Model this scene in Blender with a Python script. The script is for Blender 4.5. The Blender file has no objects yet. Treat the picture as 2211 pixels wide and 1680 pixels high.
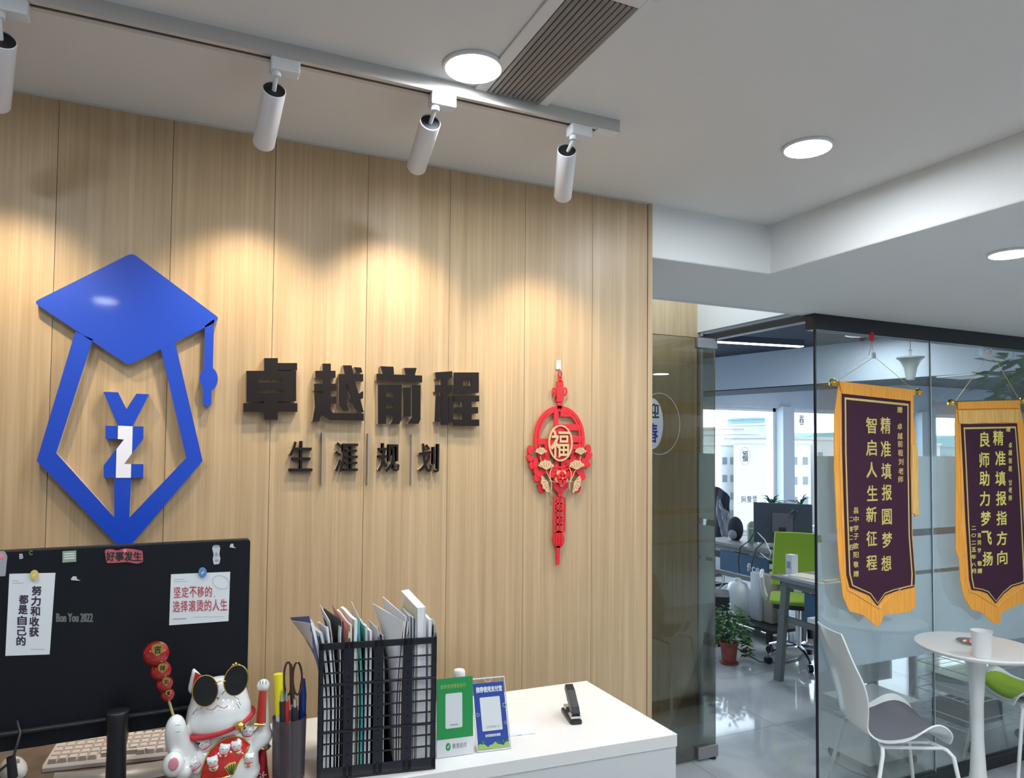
import bpy, math, random
from mathutils import Vector, Matrix
random.seed(7)
PI = math.pi
C = bpy.context.scene.collection

# ------------------------------------------------------------------ camera, world, exposure
F, PY, YAW, PITCH, ROLL, H = 1532.1, 902.3, .42744, .03657, .00878, 1.7
fwd = Vector((math.sin(YAW)*math.cos(PITCH), math.cos(YAW)*math.cos(PITCH), math.sin(PITCH)))
rt = Vector((math.cos(YAW), -math.sin(YAW), 0)); upv = rt.cross(fwd)
R2 = math.cos(ROLL)*rt + math.sin(ROLL)*upv
U2 = -math.sin(ROLL)*rt + math.cos(ROLL)*upv
CAM = Vector((0, 0, H))
cd = bpy.data.cameras.new('camera'); cam = bpy.data.objects.new('camera', cd); C.objects.link(cam)
M = Matrix((R2, U2, -fwd)).transposed().to_4x4(); M.translation = CAM
cam.matrix_world = M
cd.sensor_width = 36; cd.lens = F/2211*36; cd.shift_y = (PY-840)/2211; cd.clip_start = .02; cd.clip_end = 800
sc = bpy.context.scene; sc.camera = cam
sc.view_settings.view_transform = 'Standard'; sc.view_settings.look = 'None'
sc.view_settings.exposure = 0.0; sc.view_settings.gamma = 1; sc.view_settings.use_curve_mapping = False
sc.cycles.max_bounces = 10; sc.cycles.transparent_max_bounces = 24; sc.cycles.sample_clamp_indirect = 6
sc.cycles.caustics_reflective = False; sc.cycles.caustics_refractive = False
wd = bpy.data.worlds.new('sky'); sc.world = wd; wd.use_nodes = True
bg = wd.node_tree.nodes['Background']
bg.inputs[0].default_value = (.74, .88, 1, 1); bg.inputs[1].default_value = 9

def ray(x, y): return (x-1105.5)/F*R2 + (PY-y)/F*U2 + fwd
def on_x(x, y, v): d = ray(x, y); return CAM + d*(v/d.x)
def on_y(x, y, v): d = ray(x, y); return CAM + d*(v/d.y)
def on_z(x, y, v): d = ray(x, y); return CAM + d*((v-H)/d.z)

# measured room: heights and plane positions in metres
S = .93
CZ, WY, SZ, GX, GY = H+.86*S, 2.073*S, H+.669*S, 2.866*S, 2.621*S
LY, FY = 3.35*S, 3.52*S            # open door leaf, corridor end wall
WX1 = 1.486*S                      # right end of the wood wall
DZ = 1.05                          # counter height
WIN = 7.5                          # facade
OCZ = 2.67                         # office ceiling

# ------------------------------------------------------------------ materials
MATS = {}
def mat(name, col, rough=.5, metal=0, emit=None, es=0, coat=0, bump=None, alpha=None, noise=None, trans=0, spec=None):
    if name in MATS: return MATS[name]
    m = bpy.data.materials.new(name); m.use_nodes = True; nt = m.node_tree
    b = nt.nodes['Principled BSDF']; b.inputs['Base Color'].default_value = (*col, 1)
    b.inputs['Roughness'].default_value = rough; b.inputs['Metallic'].default_value = metal
    if coat: b.inputs['Coat Weight'].default_value = coat; b.inputs['Coat Roughness'].default_value = .06
    if emit: b.inputs['Emission Color'].default_value = (*emit, 1); b.inputs['Emission Strength'].default_value = es
    if trans: b.inputs['Transmission Weight'].default_value = trans
    if spec is not None: b.inputs['Specular IOR Level'].default_value = spec
    if alpha is not None: b.inputs['Alpha'].default_value = alpha
    tc = nt.nodes.new('ShaderNodeTexCoord')
    if noise:
        sc_, amt = noise
        n = nt.nodes.new('ShaderNodeTexNoise'); n.inputs['Scale'].default_value = sc_; n.inputs['Detail'].default_value = 4
        nt.links.new(tc.outputs['Object'], n.inputs['Vector'])
        r = nt.nodes.new('ShaderNodeValToRGB')
        r.color_ramp.elements[0].position = .3; r.color_ramp.elements[1].position = .7
        r.color_ramp.elements[0].color = (*[c*(1-amt) for c in col], 1); r.color_ramp.elements[1].color = (*[min(1, c*(1+amt)) for c in col], 1)
        nt.links.new(n.outputs['Fac'], r.inputs[0]); nt.links.new(r.outputs[0], b.inputs['Base Color'])
    if bump:
        sc_, st = bump
        n2 = nt.nodes.new('ShaderNodeTexNoise'); n2.inputs['Scale'].default_value = sc_
        nt.links.new(tc.outputs['Object'], n2.inputs['Vector'])
        bp = nt.nodes.new('ShaderNodeBump'); bp.inputs['Strength'].default_value = st; bp.inputs['Distance'].default_value = .002
        nt.links.new(n2.outputs['Fac'], bp.inputs['Height']); nt.links.new(bp.outputs[0], b.inputs['Normal'])
    MATS[name] = m; return m

def wood_mat(name, c0, c1, c2):
    m = bpy.data.materials.new(name); m.use_nodes = True; nt = m.node_tree; N = nt.nodes; L = nt.links
    b = N['Principled BSDF']; b.inputs['Roughness'].default_value = .42
    tc = N.new('ShaderNodeTexCoord'); oi = N.new('ShaderNodeObjectInfo')
    mp = N.new('ShaderNodeMapping'); mp.inputs['Scale'].default_value = (42, 42, .8)
    ml = N.new('ShaderNodeMath'); ml.operation = 'MULTIPLY'; ml.inputs[1].default_value = 40
    L.new(oi.outputs['Random'], ml.inputs[0]); cb = N.new('ShaderNodeCombineXYZ'); L.new(ml.outputs[0], cb.inputs[0]); L.new(ml.outputs[0], cb.inputs[2])
    L.new(cb.outputs[0], mp.inputs['Location']); L.new(tc.outputs['Object'], mp.inputs['Vector'])
    n1 = N.new('ShaderNodeTexNoise'); n1.inputs['Scale'].default_value = 1; n1.inputs['Detail'].default_value = 5; n1.inputs['Roughness'].default_value = .6
    L.new(mp.outputs[0], n1.inputs['Vector'])
    mp2 = N.new('ShaderNodeMapping'); mp2.inputs['Scale'].default_value = (230, 230, 3); L.new(cb.outputs[0], mp2.inputs['Location']); L.new(tc.outputs['Object'], mp2.inputs['Vector'])
    n2 = N.new('ShaderNodeTexNoise'); n2.inputs['Scale'].default_value = 1; n2.inputs['Detail'].default_value = 3; L.new(mp2.outputs[0], n2.inputs['Vector'])
    mx = N.new('ShaderNodeMath'); mx.operation = 'MULTIPLY_ADD'; mx.inputs[1].default_value = .35; L.new(n2.outputs['Fac'], mx.inputs[0])
    m3 = N.new('ShaderNodeMath'); m3.operation = 'MULTIPLY'; m3.inputs[1].default_value = .65; L.new(n1.outputs['Fac'], m3.inputs[0]); L.new(m3.outputs[0], mx.inputs[2])
    r = N.new('ShaderNodeValToRGB'); r.color_ramp.elements[0].position = .34; r.color_ramp.elements[1].position = .64
    r.color_ramp.elements[0].color = (*c0, 1); r.color_ramp.elements[1].color = (*c2, 1)
    e = r.color_ramp.elements.new(.5); e.color = (*c1, 1)
    L.new(mx.outputs[0], r.inputs[0]); L.new(r.outputs[0], b.inputs['Base Color'])
    bp = N.new('ShaderNodeBump'); bp.inputs['Strength'].default_value = .12; bp.inputs['Distance'].default_value = .001
    L.new(n2.outputs['Fac'], bp.inputs['Height']); L.new(bp.outputs[0], b.inputs['Normal'])
    MATS[name] = m; return m

def glass_mat(name, tint, refl=1.0, haze=0, ior=1.5):
    """thin pane: clear transmission plus Fresnel reflection; haze mixes in a milky translucent film"""
    m = bpy.data.materials.new(name); m.use_nodes = True; nt = m.node_tree; N = nt.nodes; L = nt.links
    N.remove(N['Principled BSDF']); out = N['Material Output']
    t = N.new('ShaderNodeBsdfTransparent'); t.inputs[0].default_value = (*tint, 1)
    g = N.new('ShaderNodeBsdfGlossy'); g.inputs['Roughness'].default_value = .0
    fr = N.new('ShaderNodeFresnel'); fr.inputs[0].default_value = ior
    mm = N.new('ShaderNodeMath'); mm.operation = 'MULTIPLY'; mm.inputs[1].default_value = refl; L.new(fr.outputs[0], mm.inputs[0])
    mx = N.new('ShaderNodeMixShader'); L.new(mm.outputs[0], mx.inputs[0]); L.new(t.outputs[0], mx.inputs[1]); L.new(g.outputs[0], mx.inputs[2])
    last = mx
    if haze:
        tl = N.new('ShaderNodeBsdfTranslucent'); tl.inputs[0].default_value = (.92, .97, 1, 1)
        df = N.new('ShaderNodeBsdfDiffuse'); df.inputs[0].default_value = (.75, .82, .88, 1)
        a = N.new('ShaderNodeMixShader'); a.inputs[0].default_value = .3; L.new(tl.outputs[0], a.inputs[1]); L.new(df.outputs[0], a.inputs[2])
        mh = N.new('ShaderNodeMixShader'); mh.inputs[0].default_value = haze; L.new(mx.outputs[0], mh.inputs[1]); L.new(a.outputs[0], mh.inputs[2]); last = mh
    L.new(last.outputs[0], out.inputs['Surface'])
    MATS[name] = m; return m

wood_mat('oak_veneer', (.37, .265, .150), (.445, .322, .188), (.51, .377, .232))
mat('joint_dark', (.16, .10, .05), .8)
mat('ceiling_paint', (.70, .69, .67), .85, bump=(60, .05))
mat('white_paint', (.74, .76, .76), .8)
mat('office_paint', (.62, .70, .80), .8)
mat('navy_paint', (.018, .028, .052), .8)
mat('white_plastic', (.80, .80, .80), .35, coat=.3)
mat('lamp_white', (.72, .73, .75), .38)
mat('black_metal', (.012, .013, .016), .35)
mat('rail_black', (.010, .013, .02), .3)
mat('blue_gloss', (.006, .055, .50), .38, coat=.15)
mat('sign_white', (.80, .82, .92), .3)
mat('black_gloss', (.012, .008, .008), .4, spec=.25)
mat('acrylic_edge', (.62, .56, .45), .25)
mat('red_felt', (.66, .012, .022), .6, noise=(60, .1))
mat('ornament_gold', (.62, .42, .23), .55)
mat('monitor_black', (.005, .0065, .011), .45, spec=.3, bump=(500, .15))
mat('screen_black', (.01, .01, .012), .15)
mat('desk_brown', (.16, .12, .10), .45, noise=(25, .2))
mat('counter_white', (.78, .77, .745), .28)
mat('counter_side', (.64, .66, .66), .35)
mat('paper', (.80, .81, .83), .7)
mat('paper_grey', (.58, .60, .63), .6)
mat('paper_cream', (.78, .72, .56), .7)
mat('ceramic', (.84, .85, .83), .08, coat=1)
mat('ceramic_red', (.55, .02, .015), .15, coat=1)
mat('gold', (.80, .52, .12), .2, metal=1)
mat('gold_paint', (.85, .62, .16), .35, metal=.3)
mat('lens_black', (.004, .004, .005), .05, coat=.5)
mat('ink', (.02, .02, .025), .6)
mat('ink_purple', (.045, .03, .055), .6)
mat('ink_red', (.50, .10, .11), .6)
mat('ink_grey', (.35, .36, .38), .6)
mat('pink', (.75, .28, .33), .3)
mat('berry_red', (.34, .008, .006), .12, coat=.8)
mat('bamboo', (.55, .42, .16), .5)
mat('cord_red', (.62, .03, .045), .5, bump=(900, .6))
mat('green_card', (.02, .30, .075), .35)
mat('card_white', (.76, .79, .81), .4)
mat('blue_card', (.03, .075, .36), .35)
mat('lime', (.32, .52, .12), .5)
mat('leaf_dark', (.03, .10, .02), .45, noise=(40, .4))
mat('leaf_mid', (.07, .19, .04), .45, noise=(40, .4))
mat('leaf_blue', (.06, .16, .12), .5)
mat('terracotta', (.28, .07, .05), .6, noise=(20, .2))
mat('office_screen', (.055, .07, .095), .45)
mat('chrome', (.8, .8, .82), .08, metal=1)
mat('steel_grey', (.32, .32, .33), .4, metal=.4)
mat('desk_grey', (.22, .215, .22), .5)
mat('desk_leg', (.16, .17, .16), .5)
mat('apron_blue', (.035, .10, .18), .5)
mat('seat_grey', (.14, .14, .16), .85, bump=(700, .4))
mat('seat_green', (.27, .42, .035), .8, bump=(700, .4))
mat('shell_white', (.72, .74, .73), .32, coat=.2)
mat('frame_white', (.74, .76, .76), .35)
def fringe_mat(name, c, k):
    m = bpy.data.materials.new(name); m.use_nodes = True; nt = m.node_tree; N = nt.nodes; L = nt.links; b = N['Principled BSDF']; b.inputs['Roughness'].default_value = .6
    tc = N.new('ShaderNodeTexCoord'); mp = N.new('ShaderNodeMapping'); mp.inputs['Scale'].default_value = (260, 260, 7); L.new(tc.outputs['Object'], mp.inputs['Vector'])
    n = N.new('ShaderNodeTexNoise'); n.inputs['Scale'].default_value = 1; L.new(mp.outputs[0], n.inputs['Vector'])
    r = N.new('ShaderNodeValToRGB'); r.color_ramp.elements[0].position = .35; r.color_ramp.elements[1].position = .6
    r.color_ramp.elements[0].color = (*[q*(1-k) for q in c], 1); r.color_ramp.elements[1].color = (*c, 1); L.new(n.outputs['Fac'], r.inputs[0]); L.new(r.outputs[0], b.inputs['Base Color'])
    bp = N.new('ShaderNodeBump'); bp.inputs['Strength'].default_value = .5; bp.inputs['Distance'].default_value = .002; L.new(n.outputs['Fac'], bp.inputs['Height']); L.new(bp.outputs[0], b.inputs['Normal']); MATS[name] = m
fringe_mat('fringe', (1.0, .43, .06), .2); fringe_mat('fringe_gold', (.95, .56, .16), .3)
mat('velvet', (.042, .003, .024), .75, bump=(400, .2))
mat('banner_gold', (.80, .62, .20), .4, metal=.3)
mat('banner_gold2', (.92, .82, .20), .4, metal=.3)
mat('tray_silver', (.50, .52, .54), .3, metal=.3)
mat('tape_blue', (.10, .26, .48), .5)
mat('yellow', (.85, .75, .02), .3)
mat('pen_red', (.50, .02, .03), .3)
mat('scissor_brown', (.05, .018, .014), .25, coat=.4)
mat('pen_blue', (.01, .03, .18), .3)
mat('teal_folder', (.06, .40, .36), .4)
mat('blue_folder', (.02, .07, .40), .4)
mat('orange', (.80, .22, .02), .5)
mat('green_bin', (.30, .40, .28), .5)
mat('key_cap', (.80, .73, .70), .5)
mat('basket_black', (.008, .009, .016), .25, coat=.2)
mat('cup_smoke', (.10, .08, .09), .1, alpha=.6)
mat('cloth_dark', (.03, .035, .05), .9)
mat('coat_grey', (.30, .31, .36), .9)
mat('lamp_glass', (.60, .62, .56), .3, alpha=.8)
mat('hill', (.085, .17, .18), 1)
mat('build_a', (.30, .305, .31), .8)
mat('build_b', (.12, .20, .21), .8)
mat('build_c', (.29, .26, .25), .8)
mat('win_dark', (.07, .09, .10), .5)
mat('curtain_blue', (.10, .18, .60), .7)
mat('beige', (.62, .52, .44), .8)
mat('vent_alu', (.55, .53, .51), .4, metal=.2)
mat('louvre_grey', (.30, .285, .27), .5)
mat('vent_dark', (.10, .09, .085), .7)
glass_mat('glass_clear', (.93, .965, .96), .45)
glass_mat('glass_leaf', (.80, .81, .77), .75)
glass_mat('glass_frost', (.86, .92, .95), .5, haze=.82)
glass_mat('glass_window', (.97, .985, .99), .5)
glass_mat('clear_plastic', (.93, .94, .96), .8)
glass_mat('film', (.90, .93, .95), 1.0, haze=.25)
mat('lamp_emit', (1, 1, 1), .5, emit=(.90, .95, 1), es=26)
mat('lamp_emit_line', (1, 1, 1), .5, emit=(.93, .97, 1), es=9)
mat('spot_emit', (1, 1, 1), .5, emit=(1, .86, .6), es=10)

def floor_mat():
    m = bpy.data.materials.new('marble_tile'); m.use_nodes = True; nt = m.node_tree; N = nt.nodes; L = nt.links
    b = N['Principled BSDF']; b.inputs['Roughness'].default_value = .06
    tc = N.new('ShaderNodeTexCoord'); oi = N.new('ShaderNodeObjectInfo')
    ad = N.new('ShaderNodeVectorMath'); ad.operation = 'ADD'; L.new(tc.outputs['Object'], ad.inputs[0])
    sc_ = N.new('ShaderNodeVectorMath'); sc_.operation = 'SCALE'; sc_.inputs[3].default_value = 1.0; L.new(oi.outputs['Location'], sc_.inputs[0]); L.new(sc_.outputs[0], ad.inputs[1])
    w = N.new('ShaderNodeTexNoise'); w.inputs['Scale'].default_value = 1.4; w.inputs['Detail'].default_value = 6; w.inputs['Distortion'].default_value = 1.6
    L.new(ad.outputs[0], w.inputs['Vector'])
    r = N.new('ShaderNodeValToRGB'); el = r.color_ramp.elements
    el[0].position = .35; el[0].color = (.44, .46, .48, 1); el[1].position = .6; el[1].color = (.60, .62, .635, 1)
    L.new(w.outputs['Fac'], r.inputs[0]); L.new(r.outputs[0], b.inputs['Base Color'])
    n = N.new('ShaderNodeTexNoise'); n.inputs['Scale'].default_value = 1.5; L.new(ad.outputs[0], n.inputs['Vector'])
    bp = N.new('ShaderNodeBump'); bp.inputs['Strength'].default_value = .12; bp.inputs['Distance'].default_value = .01; L.new(n.outputs['Fac'], bp.inputs['Height']); L.new(bp.outputs[0], b.inputs['Normal'])
    MATS['marble_tile'] = m
floor_mat()

# ------------------------------------------------------------------ mesh helpers
WM = {}
def tag(o, label=None, cat=None, group=None, kind=None):
    if label: o['label'] = label
    if cat: o['category'] = cat
    if group: o['group'] = group
    if kind: o['kind'] = kind
    return o
def thing(name, label, cat, loc=(0, 0, 0), rz=0, group=None, kind=None):
    o = bpy.data.objects.new(name, None); C.objects.link(o); o.empty_display_size = .05
    o.location = loc; o.rotation_euler = (0, 0, rz)
    WM[o] = Matrix.Translation(Vector(loc)) @ Matrix.Rotation(rz, 4, 'Z')
    return tag(o, label, cat, group, kind)

class MB:
    def __init__(s): s.v = []; s.f = []
    def add(s, vs, fs, M=None):
        n = len(s.v)
        s.v += [tuple(M @ Vector(p)) for p in vs] if M is not None else [tuple(p) for p in vs]
        s.f += [tuple(i+n for i in f) for f in fs]; return s
    def bx(s, x0, x1, y0, y1, z0, z1, M=None):
        return s.add([(x, y, z) for x in (x0, x1) for y in (y0, y1) for z in (z0, z1)],
                     [(0, 1, 3, 2), (4, 6, 7, 5), (0, 4, 5, 1), (2, 3, 7, 6), (0, 2, 6, 4), (1, 5, 7, 3)], M)
    def rbx(s, x0, x1, y0, y1, z0, z1, r, M=None, n=3):
        """box with corners rounded in plan"""
        pts = rrect(x0, y0, x1, y1, r, n)
        return s.prism(pts, z0, z1, lambda u, v, w: (u, v, w), M)
    def prism(s, pts, w0, w1, fr=None, M=None):
        fr = fr or (lambda u, v, w: (u, v, w)); n = len(pts)
        a = sum(pts[i][0]*pts[(i+1) % n][1]-pts[(i+1) % n][0]*pts[i][1] for i in range(n))
        if a < 0: pts = pts[::-1]
        vs = [fr(u, v, w0) for u, v in pts] + [fr(u, v, w1) for u, v in pts]
        fs = [tuple(range(n))[::-1], tuple(range(n, 2*n))] + [(i, (i+1) % n, (i+1) % n+n, i+n) for i in range(n)]
        return s.add(vs, fs, M)
    def ring(s, outer, inner, w0, w1, fr=None, M=None):
        fr = fr or (lambda u, v, w: (u, v, w)); n = len(outer)
        vs = [fr(*p, w) for w in (w0, w1) for pts in (outer, inner) for p in pts]
        fs = []
        for i in range(n):
            j = (i+1) % n
            fs += [(i, j, n+j, n+i), (2*n+i, 3*n+i, 3*n+j, 2*n+j), (i, 2*n+i, 2*n+j, j), (n+i, n+j, 3*n+j, 3*n+i)]
        return s.add(vs, fs, M)
    def cyl(s, p0, p1, r0, r1=None, n=16, M=None, cap=True):
        r1 = r0 if r1 is None else r1
        p0, p1 = Vector(p0), Vector(p1); d = (p1-p0).normalized()
        a = d.orthogonal().normalized(); b = d.cross(a); vs = []
        for p, r in ((p0, r0), (p1, r1)):
            vs += [p + (a*math.cos(2*PI*i/n) + b*math.sin(2*PI*i/n))*r for i in range(n)]
        fs = [(i, (i+1) % n, (i+1) % n+n, i+n) for i in range(n)]
        if cap: fs += [tuple(range(n))[::-1], tuple(range(n, 2*n))]
        return s.add(vs, fs, M)
    def tube(s, pts, r, n=8, closed=False, M=None):
        pts = [Vector(p) for p in pts]; m = len(pts); rs = r if isinstance(r, (list, tuple)) else [r]*m
        vs = []; ref = None
        for i, p in enumerate(pts):
            if closed: t = pts[(i+1) % m]-pts[i-1]
            else: t = pts[min(i+1, m-1)]-pts[max(i-1, 0)]
            t.normalize()
            if ref is None: ref = t.orthogonal().normalized()
            ref = (ref - t*ref.dot(t))
            ref = ref.normalized() if ref.length > 1e-6 else t.orthogonal().normalized()
            b = t.cross(ref)
            vs += [p + (ref*math.cos(2*PI*k/n)+b*math.sin(2*PI*k/n))*rs[i] for k in range(n)]
        fs = []
        for i in range(m if closed else m-1):
            j = (i+1) % m
            fs += [(i*n+k, i*n+(k+1) % n, j*n+(k+1) % n, j*n+k) for k in range(n)]
        if not closed: fs += [tuple(range(n))[::-1], tuple(range((m-1)*n, m*n))]
        return s.add(vs, fs, M)
    def lathe(s, prof, c=(0, 0, 0), n=24, M=None, sx=1, sy=1):
        vs = []; m = len(prof)
        for r, z in prof:
            vs += [(c[0]+r*sx*math.cos(2*PI*k/n), c[1]+r*sy*math.sin(2*PI*k/n), c[2]+z) for k in range(n)]
        fs = [(i*n+k, i*n+(k+1) % n, (i+1)*n+(k+1) % n, (i+1)*n+k) for i in range(m-1) for k in range(n)]
        if prof[0][0] > 1e-6: fs.append(tuple(range(n))[::-1])
        if prof[-1][0] > 1e-6: fs.append(tuple(range((m-1)*n, m*n)))
        return s.add(vs, fs, M)
    def ball(s, c, r, n=16, M=None, rot=None):
        r = r if isinstance(r, (tuple, list)) else (r, r, r); m = max(6, n//2); vs = []
        for i in range(m+1):
            t = PI*i/m
            vs += [(r[0]*math.sin(t)*math.cos(2*PI*k/n), r[1]*math.sin(t)*math.sin(2*PI*k/n), r[2]*math.cos(t)) for k in range(n)]
        fs = [(i*n+k, (i+1)*n+k, (i+1)*n+(k+1) % n, i*n+(k+1) % n) for i in range(m) for k in range(n)]
        T = Matrix.Translation(Vector(c)) @ (rot.to_4x4() if rot else Matrix.Identity(4))
        if M is not None: T = M @ T
        return s.add(vs, fs, T)
    def grid(s, P, nu, nv, th=0, M=None):
        """P(i,j)->point; a sheet, given thickness th along its normal"""
        pts = [[Vector(P(i/nu, j/nv)) for j in range(nv+1)] for i in range(nu+1)]
        vs = [p for row in pts for p in row]; k = nv+1
        fs = [(i*k+j, (i+1)*k+j, (i+1)*k+j+1, i*k+j+1) for i in range(nu) for j in range(nv)]
        if th:
            n0 = len(vs); bk = []
            for i in range(nu+1):
                for j in range(nv+1):
                    a = pts[min(i+1, nu)][j]-pts[max(i-1, 0)][j]; b = pts[i][min(j+1, nv)]-pts[i][max(j-1, 0)]
                    nn = a.cross(b); nn = nn.normalized() if nn.length > 0 else Vector((0, 0, 1)); bk.append(pts[i][j]-nn*th)
            vs += bk; fs += [tuple(x+n0 for x in f[::-1]) for f in fs]
            edge = [(i, 0) for i in range(nu+1)] + [(nu, j) for j in range(1, nv+1)] + [(i, nv) for i in range(nu-1, -1, -1)] + [(0, j) for j in range(nv-1, 0, -1)]
            for q in range(len(edge)):
                a, b = edge[q], edge[(q+1) % len(edge)]; ia, ib = a[0]*k+a[1], b[0]*k+b[1]
                fs.append((ib, ia, ia+n0, ib+n0))
        return s.add(vs, fs, M)
    def build(s, name, mt, parent=None, label=None, local=False, smooth=False, bevel=0, remesh=0, angle=40, kind=None):
        vs = [Vector(p) for p in s.v]; loc = None
        if parent is not None:
            if not local:
                inv = WM[parent].inverted(); vs = [inv @ p for p in vs]
        else:
            xs = [p.x for p in vs]; ys = [p.y for p in vs]; zs = [p.z for p in vs]
            loc = Vector(((min(xs)+max(xs))/2, (min(ys)+max(ys))/2, min(zs))); vs = [p-loc for p in vs]
        me = bpy.data.meshes.new(name); me.from_pydata([tuple(p) for p in vs], [], s.f)
        me.validate(); me.materials.append(MATS[mt])
        if smooth:
            for p in me.polygons: p.use_smooth = True
            me.set_sharp_from_angle(angle=math.radians(angle))
        me.update()
        o = bpy.data.objects.new(name, me); C.objects.link(o)
        if parent is not None: o.parent = parent; WM[o] = WM[parent]
        else: o.location = loc; WM[o] = Matrix.Translation(loc)
        if remesh:
            md = o.modifiers.new('r', 'REMESH'); md.mode = 'VOXEL'; md.voxel_size = remesh; md.use_smooth_shade = True
            sm = o.modifiers.new('s', 'SMOOTH'); sm.iterations = 14; sm.factor = .7
        if bevel:
            b = o.modifiers.new('b', 'BEVEL'); b.width = bevel; b.segments = 2; b.limit_method = 'ANGLE'; b.angle_limit = math.radians(40)
        if label: o['label'] = label
        if kind: o['kind'] = kind
        return o
def one(mb, name, mt, label, cat, group=None, **k):
    return tag(mb.build(name, mt, None, **k), label, cat, group)
def struct(mb, name, mt, parent=None, **k):
    o = mb.build(name, mt, parent, **k)
    if parent is None: o['kind'] = 'structure'
    return o
def sroot(name, loc=(0, 0, 0)):
    o = bpy.data.objects.new(name, None); C.objects.link(o); o.location = loc; WM[o] = Matrix.Translation(Vector(loc)); o['kind'] = 'structure'; return o
def kids(o): return [c for c in bpy.data.objects if c.parent == o]
def dup(root, loc, rz=None, label=None, group=None):
    def cp(o, par):
        c = o.copy(); C.objects.link(c)
        if par is not None: c.parent = par
        for ch in kids(o): cp(ch, c)
        return c
    r = cp(root, None); r.location = loc
    if rz is not None: r.rotation_euler = (0, 0, rz)
    if label: r['label'] = label
    if group: r['group'] = group
    WM[r] = Matrix.Translation(Vector(loc)) @ Matrix.Rotation(r.rotation_euler[2], 4, 'Z')
    return r
def share(first, locs, parent=None, rots=None):
    for i, l in enumerate(locs):
        c = first.copy(); C.objects.link(c); c.location = l
        if rots: c.rotation_euler = rots[i]
def rrect(x0, y0, x1, y1, r, n=3):
    pts = []
    for cx, cy, a in ((x1-r, y0+r, -90), (x1-r, y1-r, 0), (x0+r, y1-r, 90), (x0+r, y0+r, 180)):
        for k in range(n+1):
            t = math.radians(a+90*k/n); pts.append((cx+r*math.cos(t), cy+r*math.sin(t)))
    return pts
def ell(cx, cy, rx, ry, n=32, a0=0, a1=360):
    return [(cx+rx*math.cos(math.radians(a0+(a1-a0)*k/n)), cy+ry*math.sin(math.radians(a0+(a1-a0)*k/n))) for k in range(n)]

# glyphs: Blender's own built-in font, turned into mesh
GC = {}
def glyph(s):
    if s in GC: return GC[s]
    cu = bpy.data.curves.new('g', 'FONT'); cu.body = s; cu.extrude = .5; cu.resolution_u = 2
    o = bpy.data.objects.new('g', cu); C.objects.link(o)
    dg = bpy.context.evaluated_depsgraph_get(); dg.update(); me = o.evaluated_get(dg).to_mesh()
    vs = [tuple(v.co) for v in me.vertices]; fs = [tuple(p.vertices) for p in me.polygons]
    bpy.data.objects.remove(o); bpy.data.curves.remove(cu)
    if vs:
        x0 = min(v[0] for v in vs); x1 = max(v[0] for v in vs); y0 = min(v[1] for v in vs); y1 = max(v[1] for v in vs)
        vs = [((v[0]-x0)/max(1e-6, x1-x0), (v[1]-y0)/max(1e-6, y1-y0), v[2]+.5) for v in vs]
    GC[s] = (vs, fs); return GC[s]
def put(mb, s, fr, u0, v0, w, h, d0, d1, bold=0):
    vs, fs = glyph(s)
    for k, (a, b) in enumerate(((0, 0),) if not bold else ((bold, bold), (-bold, bold), (bold, -bold), (-bold, -bold), (0, 0))):
        e = k*4e-5*(1 if d1 > d0 else -1)
        mb.add([fr(u0+x*w+a, v0+y*h+b, d0+(d1-d0)*z+e*z) for x, y, z in vs], fs)
def plane(o, U, V, N=None):
    o, U, V = Vector(o), Vector(U), Vector(V); N = Vector(N) if N is not None else U.cross(V).normalized()
    return lambda u, v, w=0: o+U*u+V*v+N*w

# ------------------------------------------------------------------ lights
def spot(name, loc, target, e, size, blend, col, r=.02):
    l = bpy.data.lights.new(name, 'SPOT'); l.energy = e; l.spot_size = math.radians(size); l.spot_blend = blend; l.color = col; l.shadow_soft_size = r
    o = bpy.data.objects.new(name, l); C.objects.link(o); o.location = loc
    o.rotation_euler = (Vector(target)-Vector(loc)).to_track_quat('-Z', 'Y').to_euler(); return o
def arealight(name, loc, e, r, col=(.88, .94, 1)):
    l = bpy.data.lights.new(name, 'AREA'); l.shape = 'DISK'; l.size = r*2; l.energy = e; l.color = col
    o = bpy.data.objects.new(name, l); C.objects.link(o); o.location = loc; return o
arealight('corridor_fill', (2.1, 2.9, 2.9), 1.5, .08)  # added fill light to brighten the corridor, no fitting there
for x, y in ((4.2, 3.2), (5.2, 4.2), (6.8, 3.6), (8.4, 4.4), (7.0, 6.2), (10, 5.6)): arealight('office_fill', (x, y, OCZ-.02), 13, .15)  # added fill lights that lift the office brightness, no fittings
for x0, x1 in ((3.6, 7.55), (7.76, 10.45), (10.78, 12.8)):
    l = bpy.data.lights.new('window_portal', 'AREA'); l.shape = 'RECTANGLE'; l.size = x1-x0; l.size_y = 1.75; l.cycles.is_portal = True
    o = bpy.data.objects.new('window_portal', l); C.objects.link(o); o.location = ((x0+x1)/2, 7.72, 1.365); o.rotation_euler = (-PI/2, 0, 0)
# ------------------------------------------------------------------ setting: lobby
X0, Y0, X1 = -3.2, -3.2, 6.2
fl = sroot('floor')
base = MB().bx(-3.4, 13, -3.4, WIN+.3, -.12, -.012).build('screed', 'joint_dark', fl)
TS = .8; first = None
# tiles seen by the camera (lobby right, corridor, office); elsewhere one slab
tl = MB().bx(-TS/2+.0015, TS/2-.0015, -TS/2+.0015, TS/2-.0015, -.012, 0)
for ix in range(-4, 17):
    for iy in range(-4, 10):
        cx, cy = .5+ix*TS, .52+iy*TS
        if cy > WIN: continue
        if first is None:
            first = tl.build('tile', 'marble_tile', fl, local=True); first.location = (cx, cy, 0)
        else:
            c = first.copy(); C.objects.link(c); c.location = (cx, cy, 0)

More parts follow.
